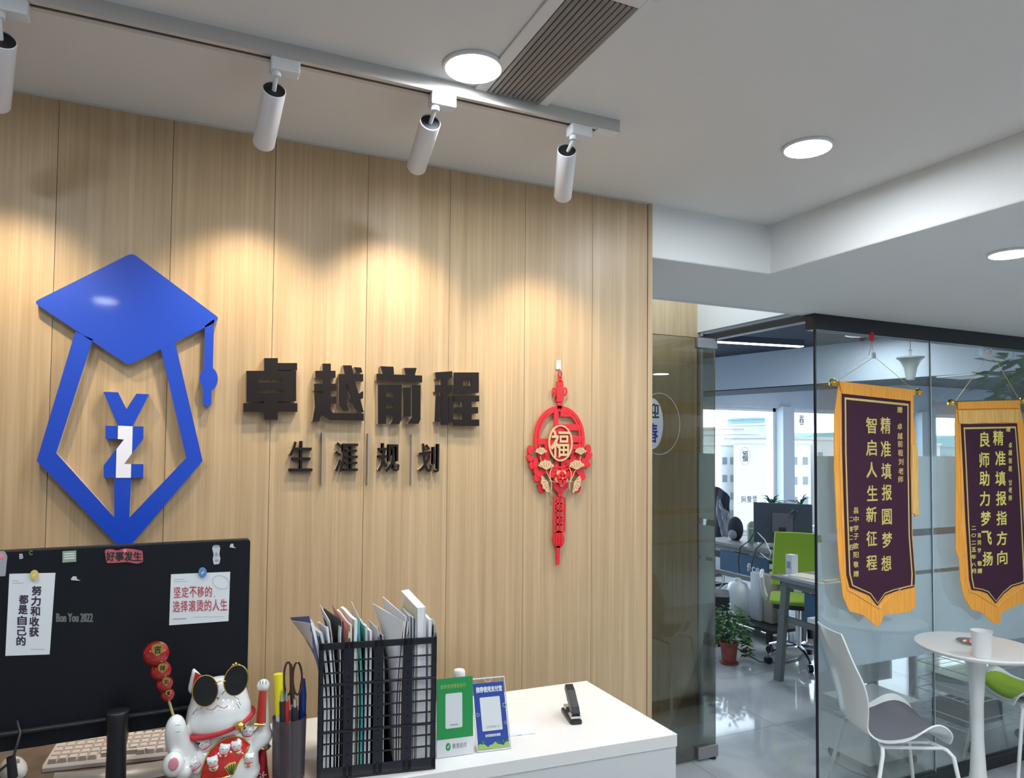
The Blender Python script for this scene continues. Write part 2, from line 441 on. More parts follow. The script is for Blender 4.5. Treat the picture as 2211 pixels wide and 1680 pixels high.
ceil = sroot('ceiling')
cm = MB()
cm.bx(X0, 1.90, Y0, WY+.16, CZ, CZ+.1)
cm.build('main_slab', 'ceiling_paint', ceil)
so = MB()
so.prism([(1.90, Y0), (X1, Y0), (X1, GY+.02), (WX1-.3, GY+.02), (WX1-.3, WY+.005), (1.90, WY+.005)], SZ, CZ+.1)
so.build('dropped_soffit', 'white_paint', ceil, bevel=.006)
co = MB().bx(WX1-.2, GX+.12, GY+.02, FY+.25, 2.95, 3.0); co.build('corridor_slab', 'white_paint', ceil)
oc = MB().bx(GX+.02, 13.2, GY+.02, WIN+.3, OCZ, OCZ+.08); oc.build('office_slab', 'navy_paint', ceil)

# wood panel wall
ww = sroot('wall_back')
MB().bx(-3.2, WX1-.01, WY+.012, WY+.14, 0, CZ).build('backing_board', 'joint_dark', ww)
seams = [on_y(x, y, WY).x for x, y in ((113, 700), (364, 700), (586, 800), (789, 800), (967, 900), (1132, 800), (1279, 700))]
step = seams[1]-seams[0]
xs = [seams[0]-step*k for k in range(10, 0, -1)] + seams + [WX1-.018]
for a, b in zip(xs[:-1], xs[1:]):
    MB().bx(a+.0006, b-.0006, WY, WY+.012, .08, CZ-.001).build('panel', 'oak_veneer', ww)
struct(MB().bx(WX1-.017, WX1, WY-.003, WY+.16, 0, CZ-.0005), 'trim_1', 'oak_veneer')
struct(MB().bx(-3.2, WX1, WY-.008, WY, 0, .08), 'baseboard_back', 'steel_grey')
struct(MB().bx(X0, WX1-.018, WY-.004, WY, CZ-.005, CZ), 'trim_2', 'vent_alu')
struct(MB().bx(X0-.1, X0, Y0, WY+.1, 0, CZ), 'wall_left', 'white_paint')
struct(MB().bx(X0, X1, Y0-.1, Y0, 0, CZ), 'wall_front', 'white_paint')
struct(MB().bx(X1, X1+.1, Y0, GY, 0, CZ), 'wall_right', 'white_paint')
# corridor: left wall, end wall clad in wood, white wall above the glass
struct(MB().bx(WX1-.12, WX1-.001, WY+.161, FY+.25, 0, 2.95), 'wall_corridor_left', 'white_paint')
we = sroot('wall_corridor_end')
ZT = 2.32
for (xa, xb, za, zb) in ((WX1, GX+.02, ZT+.004, 2.95), (WX1, 1.9, .12, ZT), (1.904, 2.3, .12, ZT), (2.304, GX+.02, .12, ZT)):
    MB().bx(xa, xb, FY, FY+.05, za, zb).build('panel', 'oak_veneer', we)
MB().bx(WX1, GX+.02, FY+.045, FY+.1, 0, 2.95).build('backing_board', 'joint_dark', we)
struct(MB().bx(WX1, GX, FY-.012, FY, 0, .12), 'baseboard_corridor_end', 'counter_side')
struct(MB().bx(GX, GX+.08, GY+.06, FY+.02, SZ+.03, 2.95), 'wall_over_glass', 'white_paint')
struct(MB().bx(GX+.0, GX+.08, GY-.001, GY+.06, SZ+.03, 2.95), 'trim_3', 'white_paint')
struct(MB().bx(WX1, GX, GY+.02, GY+.05, SZ, SZ+.02), 'trim_4', 'white_paint')

# glass partitions
gw = sroot('wall_glass_front')
x_seam = on_y(2012, 1100, GY).x
MB().bx(GX-.02, X1, GY-.025, GY+.03, SZ-.075, SZ-.001).build('head_rail', 'rail_black', gw)
MB().bx(GX, X1, GY-.02, GY+.025, 0, .055).build('floor_rail', 'rail_black', gw)
for a, b in ((GX+.012, x_seam-.002), (x_seam+.002, X1)):
    MB().bx(a, b, GY-.004, GY+.004, .055, SZ-.075).build('glass_pane', 'glass_clear', gw)
    for z0, z1 in ((.65, 1.055), (1.075, 1.25), (1.285, 1.655)):
        MB().bx(a+.001, b-.001, GY+.0045, GY+.0055, z0, z1).build('frosted_film', 'glass_frost', gw)
MB().bx(x_seam-.002, x_seam+.002, GY-.004, GY+.004, .055, SZ-.075).build('seam', 'card_white', gw)
MB().bx(GX+.004, GX+.012, GY-.005, GY+.005, 0, SZ-.075).build('edge_strip', 'rail_black', gw)
gs = sroot('wall_glass_side')
MB().bx(GX-.02, GX+.03, GY+.03, FY, SZ-.03, SZ-.001).build('head_rail', 'rail_black', gs)
MB().bx(GX-.004, GX+.004, LY+.02, FY, .0, SZ-.03).build('glass_pane', 'glass_clear', gs)
for z0, z1 in ((.65, 1.055), (1.075, 1.25), (1.285, 1.655)):
    MB().bx(GX+.0045, GX+.0055, LY+.02, FY-.005, z0, z1).build('frosted_film', 'glass_frost', gs)
dr = sroot('door_1')
MB().bx(GX-.93, GX-.01, LY-.005, LY+.005, .012, SZ-.035).build('glass_leaf', 'glass_leaf', dr)
MB().bx(GX-.135, GX-.002, LY-.016, LY+.016, SZ-.085, SZ-.03).build('patch_fitting', 'steel_grey', dr, bevel=.002)
MB().bx(GX-.135, GX-.002, LY-.016, LY+.016, .012, .075).build('patch_fitting', 'steel_grey', dr, bevel=.002)
MB().cyl((GX-.03, LY, 0), (GX-.03, LY, .014), .02).build('pivot', 'black_metal', dr)

# office walls and facade
struct(MB().bx(13, 13.2, GY, WIN+.3, 0, OCZ), 'wall_office_right', 'office_paint')
struct(MB().bx(GX+.02, GX+.09, FY+.06, WIN, 0, OCZ), 'wall_office_left', 'office_paint')
struct(MB().bx(X1+.1, 13, GY-.1, GY, 0, OCZ), 'wall_office_near', 'office_paint')
fc = sroot('wall_facade')
WT, WB = 2.235, .5
cols = [(GX+.05, 3.6), (7.55, 7.76), (10.45, 10.78), (12.8, 13.1)]
MB().bx(GX+.05, 13.1, WIN, WIN+.25, WT, OCZ).build('head_wall', 'office_paint', fc)
MB().bx(GX+.05, 13.1, WIN, WIN+.25, 0, WB).build('sill_wall', 'office_paint', fc)
for a, b in cols: MB().bx(a, b, WIN-.06, WIN+.25, 0, WT+.02).build('column', 'office_paint', fc)
for i, ((a, b), (c_, d_)) in enumerate(zip(cols[:-1], cols[1:])):
    w_ = sroot('window_%d' % (i+1))
    g = MB(); y0, y1 = WIN+.08, WIN+.13
    g.bx(b, c_, y0, y1, WT-.05, WT); g.bx(b, c_, y0, y1, WB, WB+.05); g.bx(b, b+.05, y0, y1, WB, WT); g.bx(c_-.05, c_, y0, y1, WB, WT)
    nm = 3 if i == 0 else 2
    ms = [b+(c_-b)*k/nm for k in range(nm+1)]
    for m_ in ms[1:-1]: g.bx(m_-.02, m_+.02, y0, y1, WB, WT)
    g.build('window_frame', 'white_plastic', w_)
    for p, q in zip(ms[:-1], ms[1:]): MB().bx(p+.02, q-.02, WIN+.1, WIN+.106, WB+.05, WT-.05).build('pane', 'glass_window', w_)
# deep pale beam across the office; a navy sheet paints the shade below it
bm_ = sroot('trim_5')
A_, B_ = Vector((6.03, 2.5, 0)), Vector((4.98, 7.45, 0))
n_ = Vector(((B_-A_).y, -(B_-A_).x, 0)).normalized()
MB().prism([(A_.x, A_.y), (B_.x, B_.y), ((B_+n_*.62).x, (B_+n_*.62).y), ((A_+n_*.62).x, (A_+n_*.62).y)], 2.305, OCZ-.001).build('beam', 'office_paint', bm_)
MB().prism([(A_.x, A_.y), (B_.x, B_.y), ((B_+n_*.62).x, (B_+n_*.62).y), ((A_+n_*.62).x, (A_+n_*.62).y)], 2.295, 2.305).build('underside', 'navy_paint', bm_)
A2, B2 = Vector((6.03+1.6, 2.5, 0)), Vector((4.98+1.6, 7.45, 0))

# ------------------------------------------------------------------ ceiling fittings
def downlight(x, y, z, label, r=.062, watt=9):
    t = thing('downlight', label, 'ceiling light', (x, y, z), 0, 'round white downlights')
    MB().lathe([(r+.004, 0), (r+.005, -.002), (r+.004, -.006), (r+.0005, -.008), (r-.001, -.008), (r-.001, 0)], n=40).build('trim_ring', 'lamp_white', t, local=True, smooth=True)
    MB().lathe([(0, -.0085), (r-.0012, -.0085), (r-.0012, -.003), (0, -.003)], n=40).build('diffuser', 'lamp_emit', t, local=True)
    arealight('lamp', (x, y, z-.02), watt, r)
    return t
p = on_z(1022, 142, CZ); downlight(p.x, p.y, CZ, 'round white ceiling downlight beside the long air vent', .060, 6)
p = on_z(1744, 316, CZ); downlight(p.x, p.y, CZ, 'round white ceiling downlight between the air vent and the dropped soffit', .060, 6)
p = on_z(2182, 545, SZ); downlight(p.x, p.y, SZ, 'round white downlight set into the lower soffit at the right edge', .060, 11)
for x, y in ((-.45, .9), (.55, .35), (1.45, .35), (-.45, -.8), (.55, -.8), (1.45, -.8), (-1.6, .4)): arealight('room_lamp', (x, y, CZ-.01), 6.5, .06)
for x, y in ((2.6, .2), (3.7, 1.2), (2.6, -1), (3.9, -.3)): arealight('room_lamp', (x, y, SZ-.01), 11, .06)

v = thing('air_vent', 'long rectangular grey ceiling air vent with narrow louvres', 'air vent', (.6, 1.2, CZ))
vx0, vx1 = .595, .728; vy0, vy1 = 1.058, 1.475
fr_ = MB(); zz = CZ
fr_.bx(vx0-.028, vx0, vy0-.03, vy1+.014, zz-.006, zz); fr_.bx(vx1, vx1+.022, vy0-.03, vy1+.014, zz-.006, zz)
fr_.bx(vx0, vx1, vy1, vy1+.014, zz-.006, zz); fr_.bx(vx0, vx1, vy0-.03, vy0, zz-.006, zz)
fr_.build('frame', 'ceiling_paint', v, bevel=.0015)
MB().bx(vx0, vx1, vy0, vy1, zz-.0015, zz-.0005).build('duct_opening', 'vent_dark', v)
nb = 11
for k in range(nb):
    cx = vx0+(k+.5)*(vx1-vx0)/nb
    m_ = Matrix.Translation((cx, 0, zz-.006)) @ Matrix.Rotation(math.radians(38), 4, 'Y')
    MB().bx(-.0036, .0036, vy0, vy1, -.0006, .0006, m_).build('louvre', 'louvre_grey', v)
MB().bx(vx0, vx1, (vy0+vy1)/2-.001, (vy0+vy1)/2+.001, zz-.004, zz-.002).build('cross_bar', 'vent_dark', v)

TY = 1.588*S
TZ = CZ-.03
tr = thing('light_track', 'grey ceiling track carrying the four cylinder spotlights', 'light track', (.3, TY, CZ))
tx0, tx1 = -.75, on_y(1330, 288, TY).x
g = MB(); g.bx(tx0, tx1, TY-.017, TY-.011, TZ, CZ); g.bx(tx0, tx1, TY+.011, TY+.017, TZ, CZ); g.bx(tx0, tx1, TY-.011, TY+.011, CZ-.008, CZ)
g.bx(tx0, tx1, TY-.011, TY-.005, TZ, TZ+.002); g.bx(tx0, tx1, TY+.005, TY+.011, TZ, TZ+.002)
g.build('track_body', 'vent_alu', tr)
MB().bx(tx0, tx1-.06, TY-.005, TY+.005, TZ+.002, TZ+.02).build('slot', 'black_metal', tr)
MB().bx(tx1-.06, tx1, TY-.0165, TY+.0165, TZ-.001, CZ).build('end_cap', 'lamp_white', tr, bevel=.001)
heads = [((-.318, 1.50, 2.410), (-.352, 1.640, 2.345), 'leftmost white cylinder spotlight on the track, cut by the photo edge'),
         ((.144, 1.508, 2.424), (.137, 1.648, 2.362), 'second white cylinder spotlight from the left, above the graduation cap sign'),
         ((.479, 1.508, 2.422), (.490, 1.652, 2.370), 'third white cylinder spotlight from the left, above the black lettering'),
         ((.829, 1.508, 2.422), (.886, 1.634, 2.354), 'rightmost white cylinder spotlight, above the red hanging ornament')]
for T, B, lab in heads:
    T, B = Vector(T), Vector(B); d = (B-T).normalized()
    t = thing('track_spotlight', lab, 'spotlight', (T.x, TY, TZ), 0, 'cylinder spotlights on the track')
    a = MB().bx(T.x-.012, T.x+.045, TY-.016, TY+.016, TZ-.026, TZ+.001); a.build('adapter', 'lamp_white', t, bevel=.003)
    a = MB().cyl((T.x, TY, TZ-.026), (T.x, TY, TZ-.036), .010).build('swivel', 'lamp_white', t, smooth=True)
    MB().cyl((T.x, TY, TZ-.034), tuple(T+d*.012+Vector((0, 0, .0))), .0045).build('stem', 'lamp_white', t, smooth=True)
    h = MB(); r = .0235; n = 32
    aa = d.orthogonal().normalized(); Mx = Matrix((aa, d.cross(aa), d)).transposed().to_4x4(); Mx.translation = T
    Lh = (B-T).length
    h.lathe([(r-.0015, .004), (r-.0015, 0), (r, .001), (r, Lh-.003), (r-.002, Lh), (r-.003, Lh), (r-.003, Lh-.012)], n=n, M=Mx); h.f = [f for f in h.f if len(f) == 4]
    h.build('housing', 'lamp_white', t, smooth=True)
    MB().lathe([(0, .003), (r-.0016, .003), (r-.0016, .006), (0, .006)], n=n, M=Mx).build('top_plate', 'black_metal', t)
    MB().lathe([(0, Lh-.010), (r-.003, Lh-.010), (r-.003, Lh-.008), (0, Lh-.008)], n=n, M=Mx).build('lens', 'spot_emit', t)
    tg = B+d*1.0
    spot('spot_beam', tuple(B+d*.004), tuple(B+d*1.0+Vector((0, 0, -1.5))), 17, 88, .9, (1, .80, .52), .02)

# ------------------------------------------------------------------ wall sign
FYs = WY-.024                       # front face of the raised sign
def wxz(x, y, Y=FYs): q = on_y(x, y, Y); return (q.x, q.z)
fy = lambda u, v, w: (u, w, v)
def z4(pts): return [wxz(x/2.4, 520+y/2.4) for x, y in pts]
def rounded(pts, r, n=4):
    out = []; m = len(pts)
    for i in range(m):
        p, a, b = Vector(pts[i]), Vector(pts[i-1]), Vector(pts[(i+1) % m])
        da, db = (a-p), (b-p); k = min(r, da.length/2, db.length/2)
        s_, e_ = p+da.normalized()*k, p+db.normalized()*k
        for t in range(n+1):
            t /= n; out.append(tuple(s_*(1-t)**2+p*2*t*(1-t)+e_*t*t))
    return out
lg = thing('cap_emblem_sign', 'large blue raised emblem of a graduation cap over a pen nib on the wood wall', 'sign', (-.12, WY, 1.45))
def slab(name, polys, mt, parent, y0=FYs, y1=FYs+.006, edge=True, label=None):
    m = MB()
    for k, p in enumerate(polys): m.prism(p, y0+k*6e-5, y1, fy)
    o = m.build(name, mt, parent, label=label)
    return o
cap = rounded(z4([(172, 318), (685, 62), (1136, 400), (1112, 425), (665, 645)]), .012)
nib = [z4([(390, 470), (480, 510), (290, 1100), (190, 1140)]),
       z4([(190, 1140), (290, 1100), (592, 1435), (592, 1560)]), z4([(592, 1228), (680, 1228), (670, 1435), (592, 1435)]),
       z4([(592, 1435), (670, 1435), (672, 1585), (640, 1625), (592, 1560)]),
       z4([(670, 1435), (965, 1125), (1050, 1140), (672, 1585)]),
       z4([(830, 548), (905, 515), (1050, 1140), (965, 1125)])]
ycol = [z4([(535, 782), (612, 785), (655, 872), (707, 792), (772, 795), (690, 957), (612, 957)])]
zlet = [z4([(547, 958), (743, 962), (743, 1025), (643, 1157), (743, 1157), (743, 1228), (537, 1228), (537, 1165), (640, 1028), (547, 1026)])]
tas = [rounded(z4([(1062, 440), (1110, 405), (1103, 680), (1056, 680)]), .002), rounded(z4([(1052, 740), (1097, 740), (1095, 858), (1050, 858)]), .012)]
tas.append(z4(ell(1082, 715, 47, 62, 28)))
def shrink(poly, s=.0):
    return poly
for nm, pl in (('cap', [cap]), ('nib_frame', nib), ('tassel', tas), ('letter_y', ycol), ('letter_z', zlet)):
    slab(nm, pl, 'blue_gloss', lg)
slab('white_stripe', [z4([(612, 958), (688, 961), (684, 1102), (643, 1157), (680, 1157), (678, 1228), (600, 1228), (604, 1080), (642, 1030), (610, 1027)])], 'sign_white', lg, FYs-.0012, FYs+.003)
slab('backing_edge', [cap]+nib+tas+ycol+zlet, 'acrylic_edge', lg, FYs+.006, WY-.0005)

# four big characters traced stroke by stroke (pixels of the photograph, on the face plane)
def zb(pts): return [wxz(480+x/3.4015, 730+y/3.4015) for x, y in pts]
def R_(x0, y0, x1, y1): return [(x0, y0), (x1, y0), (x1, y1), (x0, y1)]
big = [
 ('leftmost', [R_(308, 147, 408, 245), R_(400, 183, 550, 235), R_(178, 240, 268, 462), R_(450, 240, 543, 462), R_(268, 240, 452, 297), R_(268, 327, 452, 377), R_(268, 403, 452, 462), R_(155, 478, 552, 541), R_(308, 455, 408, 600)]),
 ('second', [R_(685, 240, 832, 290), R_(738, 187, 797, 555), R_(676, 335, 838, 385), [(676, 405), (738, 405), (738, 520), (712, 612), (663, 612), (682, 500)], R_(790, 430, 838, 482), [(738, 500), (797, 530), (815, 550), (1040, 553), (1040, 607), (795, 603), (720, 560)],
   R_(858, 264, 1035, 318), [(858, 264), (915, 264), (915, 490), (932, 532), (885, 528), (858, 490)], [(888, 200), (950, 200), (975, 320), (1003, 410), (1040, 545), (990, 541), (955, 480), (915, 330)], [(1035, 388), (1035, 440), (945, 485), (925, 455)], [(970, 213), (1020, 216), (1030, 252), (985, 250)]]),
 ('third', [[(1163, 207), (1257, 210), (1262, 264), (1182, 264)], [(1338, 219), (1428, 219), (1415, 272), (1348, 272)], [(1135, 262), (1468, 275), (1468, 326), (1135, 310)], R_(1145, 342, 1203, 630), [(1255, 342), (1318, 342), (1316, 600), (1300, 632), (1235, 632), (1255, 600)], R_(1200, 342, 1258, 391), R_(1200, 430, 1258, 480), R_(1200, 515, 1258, 566), R_(1333, 362, 1385, 577), [(1397, 345), (1458, 345), (1456, 600), (1440, 630), (1362, 628), (1397, 580)]]),
 ('rightmost', [[(1565, 252), (1690, 243), (1690, 292), (1572, 298)], R_(1565, 345, 1695, 394), R_(1607, 285, 1655, 638), [(1570, 420), (1600, 420), (1598, 615), (1563, 615)], R_(1662, 425, 1697, 620), R_(1703, 252, 1768, 402), R_(1825, 252, 1885, 402), R_(1765, 252, 1828, 302), R_(1765, 350, 1828, 402), R_(1702, 422, 1888, 466), R_(1705, 507, 1880, 553), R_(1700, 598, 1888, 646), R_(1765, 460, 1832, 600)])]
for pos, strokes in big:
    ps = [zb(q) for q in strokes]; cx = sum(p[0] for q in ps for p in q)/sum(len(q) for q in ps)
    t = thing('sign_character', 'large black raised character, %s of the row of four' % pos, 'lettering', (cx, WY, 1.78), 0, 'large black sign characters')
    m = MB()
    for k, q in enumerate(ps): m.prism(q, FYs+k*6e-5, FYs+.006, fy)
    m.build('black_face', 'black_gloss', t)
    m = MB()
    for q in ps: m.prism(q, FYs+.006, WY-.0005, fy)
    m.build('clear_body', 'acrylic_edge', t)
FS = WY-.018
def zs(x, y): q = on_y(600+x/5.5275, 900+y/5.5275, FS); return q.x, q.z
for ch, (x0, y0, x1, y1), pos in (('生', (140, 290, 415, 650), 'leftmost'), ('涯', (683, 305, 957, 657), 'second'), ('规', (1198, 315, 1452, 657), 'third'), ('划', (1685, 320, 1925, 662), 'rightmost')):
    ua = zs(x0, (y0+y1)/2)[0]; ub = zs(x1, (y0+y1)/2)[0]; va = zs((x0+x1)/2, y1)[1]; vb = zs((x0+x1)/2, y0)[1]
    t = thing('small_sign_character', 'small thin black raised character, %s of the lower row' % pos, 'lettering', ((ua+ub)/2, WY, va), 0, 'small black sign characters')
    m = MB(); put(m, ch, fy, ua, va, ub-ua, vb-va, FS+.005, FS, .0003); m.build('black_face', 'black_gloss', t)
    m = MB(); put(m, ch, fy, ua, va, ub-ua, vb-va, WY-.0005, FS+.0051, .0003); m.build('clear_body', 'acrylic_edge', t)
for (x, a, b), pos in zip(((537, 185, 800), (1085, 200, 800), (1605, 213, 800)), ('left', 'middle', 'right')):
    u, v1 = zs(x, a); _, v0 = zs(x, b)
    one(MB().bx(u-.0012, u+.0012, FS+.002, WY-.0002, v0-.004, v1), 'sign_divider', 'steel_grey', 'thin upright grey divider between the small characters, %s one' % pos, 'divider', 'dividers of the lower sign row')

# ------------------------------------------------------------------ red hanging ornament
OY = WY-.012
def op(x, y, Y=OY): q = on_y(x, y, Y); return (q.x, q.z)
def a7(pts): return [op(1130+x/7.306, 850+y/7.306) for x, y in pts]
def a6(pts): return [op(1100+x/3.359, 750+y/3.359) for x, y in pts]
hk = thing('adhesive_hook', 'small white adhesive hook above the red ornament', 'hook', (op(1209, 790)[0], WY, op(1209, 798)[1]))
m = MB(); a, b = op(1204.5, 797), op(1213, 778); m.rbx(a[0], b[0], -.001, .006, a[1], b[1], .001, Matrix.Translation((0, WY-.0062, 0)))
m = MB().prism(rounded([(a[0], a[1]), (b[0], a[1]), (b[0], b[1]), (a[0], b[1])], .002), WY-.005, WY-.0002, fy); m.build('plate', 'white_plastic', hk)
u = op(1209, 800); MB().tube([(u[0], WY-.004, u[1]+.01), (u[0], WY-.012, u[1]+.001), (u[0], WY-.013, u[1]-.006), (u[0], WY-.016, u[1]+.003)], .0012).build('hook', 'chrome', hk, smooth=True)
orn = thing('hanging_ornament', 'red felt new year ornament with gold medallion and ginkgo leaves', 'ornament', (op(1208, 950)[0], WY, op(1208, 1218)[1]))
def ann(m, cx, cy, r0, r1, k, y0, y1, a6_=False, n=44):
    f = a7 if not a6_ else a6
    m.ring(f(ell(cx, cy, r0, r1, n)), f(ell(cx, cy, r0-k, r1-k, n)), y0, y1, fy)
m = MB(); ann(m, 369, 195, 14, 26, 7, OY, OY+.004, True)
m.prism(rounded(a6([(345, 245), (392, 245), (392, 400), (343, 400)]), .004), OY, OY+.004, fy)
ann(m, 326, 322, 15, 33, 8, OY, OY+.004, True); ann(m, 405, 322, 15, 33, 8, OY, OY+.004, True)
m.prism(a6([(347, 395), (380, 395), (380, 455), (347, 455)]), OY, OY+.004, fy); m.prism(a6([(357, 215), (380, 215), (380, 250), (357, 250)]), OY, OY+.004, fy)
m.build('lucky_knot', 'red_felt', orn)
m = MB()
for x, y in ((358, 275), (378, 275), (358, 310), (378, 310), (368, 292), (358, 345), (378, 345), (368, 327), (368, 362)): m.prism(a6(ell(x, y, 4, 5, 8)), OY-.0006, OY, fy)
m.build('knot_holes', 'joint_dark', orn)
m = MB(); ann(m, 570, 715, 400, 525, 46, OY, OY+.004); ann(m, 570, 715, 342, 465, 30, OY, OY+.004)
m.build('ring_frame', 'red_felt', orn)
bars = [[(485, 240), (555, 240), (552, 520), (485, 520)], [(590, 240), (640, 225), (745, 300), (800, 362), (590, 362)], [(560, 480), (905, 480), (930, 580), (640, 580), (560, 560)], [(720, 670), (950, 672), (955, 765), (740, 768)], [(735, 800), (960, 800), (960, 880), (735, 880)],
        [(185, 710), (410, 710), (410, 790), (185, 800)], [(340, 780), (412, 780), (412, 1150), (340, 1100)], [(497, 1040), (556, 1040), (556, 1300), (497, 1300)], [(598, 1040), (662, 1040), (662, 1300), (598, 1300)], [(740, 860), (800, 860), (800, 1050), (740, 1050)], [(640, 1040), (905, 1040), (900, 1110), (640, 1110)], [(535, 150), (602, 150), (602, 270), (535, 270)]]
m = MB()
for k, q in enumerate(bars): m.prism(a7(q), OY+.0004+k*5e-5, OY+.0038, fy)
m.build('lattice', 'red_felt', orn)
m = MB().prism(a7(ell(575, 780, 180, 275, 36)), OY-.002, OY, fy); m.build('medallion_disc', 'red_felt', orn)
m = MB(); ann(m, 575, 780, 190, 287, 24, OY-.006, OY-.002); m.build('medallion_rim', 'ornament_gold', orn)
m = MB(); (ua, va), (ub, vb) = a7([(425, 1000), (705, 585)]); put(m, '福', fy, ua, va, ub-ua, vb-va, OY-.002, OY-.006, .0011); m.build('fortune_character', 'ornament_gold', orn)
m = MB()
for x, y, rx, ry in ((110, 885, 44, 70), (82, 1000, 36, 38), (110, 1030, 45, 40), (140, 1130, 50, 60), (190, 1100, 40, 90), (215, 1330, 52, 58), (200, 1220, 40, 60), (260, 1260, 50, 60), (1025, 875, 40, 75), (1060, 965, 30, 32), (1020, 1000, 48, 55), (1015, 1120, 42, 52), (950, 1090, 48, 80), (930, 1310, 52, 58), (900, 1230, 60, 60), (830, 1190, 70, 50), (330, 1210, 70, 50)):
    m.prism(a7(ell(x, y, rx, ry, 18)), OY-.001-(x*7+y) % 13*8e-5, OY+.004, fy)
m.prism(a7([(480, 1300), (700, 1300), (700, 1480), (610, 1560), (540, 1560), (470, 1480)]), OY-.001, OY+.003, fy)
for s_ in (-1, 1): m.prism(a7(ell(590+s_*150, 1270, 60, 60, 16)), OY-.0022, OY+.003, fy)
for x, y in ((300, 1470), (850, 1470)): m.prism(a7(ell(x, y, 62, 100, 18)), OY+.0005, OY+.0035, fy)
m.build('berry_sprays', 'red_felt', orn)
def gink(m, cx, cy, r, a, sweep=130, y0=OY-.008, y1=OY-.004, sx=1.0):
    pts = [(0, r*.25)]
    for k in range(13):
        t = math.radians(90-sweep/2+sweep*k/12); rr = r*(1+.06*math.sin(k*2.1)); pts.append((rr*math.cos(t), rr*math.sin(t)))
    ca, sa = math.cos(math.radians(a)), math.sin(math.radians(a))
    P_ = [(cx+(x*ca-y*sa)*sx, cy-(x*sa+y*ca)) for x, y in pts]
    m.prism(a7(P_), y0, y1, fy)
    lines = []
    for k in (-2, -1, 0, 1, 2):
        t = math.radians(90+k*22); q = []
        for rr, hw in ((r*.45, 1.5), (r*.85, 4)):
            q.append((rr*math.cos(t), rr*math.sin(t), hw))
        ex, ey = -math.sin(t), math.cos(t)
        L_ = [(q[0][0]-ex*1.5, q[0][1]-ey*1.5), (q[0][0]+ex*1.5, q[0][1]+ey*1.5), (q[1][0]+ex*4, q[1][1]+ey*4), (q[1][0]-ex*4, q[1][1]-ey*4)]
        lines.append([(cx+(x*ca-y*sa)*sx, cy-(x*sa+y*ca)) for x, y in L_])
    return lines
fans = [(262, 1000, 150, 0), (340, 1250, 200, -2), (400, 1370, 185, 122), (885, 1000, 150, 0), (825, 1250, 200, 2), (755, 1370, 185, -122)]
for cx, cy, r, a in fans:
    m = MB(); ls = gink(m, cx, cy, r, a, 115, sx=.72); o_ = m.build('ginkgo_leaf', 'ornament_gold', orn)
    m = MB()
    for l in ls: m.prism(a7(l), OY-.0084, OY-.0079, fy)
    m.build('leaf_slits', 'joint_dark', orn)
def curve3(P0, P1, P2, n=8): return [tuple(Vector(P0)*(1-t)**2+Vector(P1)*2*t*(1-t)+Vector(P2)*t*t) for t in [k/n for k in range(n+1)]]
m = MB()
for s_ in (-1, 1):
    for A, B_2, C_2, r in (((262, 985), (255, 1080), (330, 1180), .0011), ((340, 1200), (380, 1300), (430, 1400), .0013), ((395, 1385), (440, 1370), (480, 1400), .0013), ((430, 1400), (380, 1260), (440, 1170), .0016), ((430, 1400), (440, 1460), (425, 1520), .0016)):
        pts = [((x if s_ < 0 else 1150-x), y) for x, y in curve3(A, B_2, C_2)]
        m.tube([(p_[0], OY-.005, p_[1]) for p_ in a7(pts)], r, 6)
m.build('stems', 'ornament_gold', orn, kind='stuff')
m = MB()
for k in range(5): m.prism(a7(ell(590+62*math.sin(k*1.2566+.6), 1330-85*math.cos(k*1.2566+.6), 40, 52, 14)), OY-.006, OY-.002, fy)
m.build('gold_flower', 'ornament_gold', orn)
m = MB()
for k in range(5): m.prism(a7(ell(590+48*math.sin(k*1.2566), 1335-66*math.cos(k*1.2566), 36, 48, 14)), OY-.012, OY-.007, fy)
m.build('red_flower', 'red_felt', orn)
m = MB().prism(a7(ell(590, 1335, 11, 15, 12)), OY-.014, OY-.012, fy); m.build('flower_centre', 'ornament_gold', orn)
m = MB(); m.prism(a6([(354, 1035), (382, 1035), (382, 1090), (354, 1090)]), OY, OY+.004, fy)
m.ring(rounded(a6([(318, 1345), (406, 1345), (410, 1085), (322, 1085)]), .005), rounded(a6([(328, 1330), (396, 1330), (400, 1100), (332, 1100)]), .003), OY, OY+.004, fy)
for y in (1135, 1185, 1235, 1285): m.prism(a6([(330, y-6), (398, y-6), (398, y+6), (330, y+6)]), OY+.0005, OY+.0035, fy)
for x in (352, 376): m.prism(a6([(x-6, 1100), (x+6, 1100), (x+4, 1330), (x-8, 1330)]), OY+.0005, OY+.0035, fy)
for y in (1160, 1260): ann(m, 365, y, 24, 24, 9, OY-.001, OY+.003, True, 16)
m.build('tag_panel', 'red_felt', orn)
m = MB(); m.prism(a6(ell(357, 1393, 43, 62, 24)), OY, OY+.004, fy); m.prism(a6([(350, 1325), (366, 1325), (366, 1345), (350, 1345)]), OY, OY+.004, fy)
for k in (-1, 0, 1): m.prism(a6(ell(357+k*20, 1393, 4, 46, 12)), OY-.003, OY, fy)
m.build('lantern_bead', 'red_felt', orn)
m = MB().prism(a6([(341, 1440), (368, 1440), (363, 1578), (339, 1578)]), OY, OY+.004, fy); m.build('tassel', 'red_felt', orn)

# ------------------------------------------------------------------ reception counter and desk
ct = thing('reception_counter', 'white reception counter with a square edged top', 'counter', (.62, 1.5, 0))
c00, c10, c11 = on_z(575, 1727, DZ), on_z(1462.5, 1584.8, DZ), on_z(1266.5, 1469.7, DZ)
c01 = c00+(c11-c10); c01 = Vector((c00.x, c11.y+.03, DZ))
cu_ = (c10-c00).normalized(); cn_ = Vector((-cu_.y, cu_.x, 0))
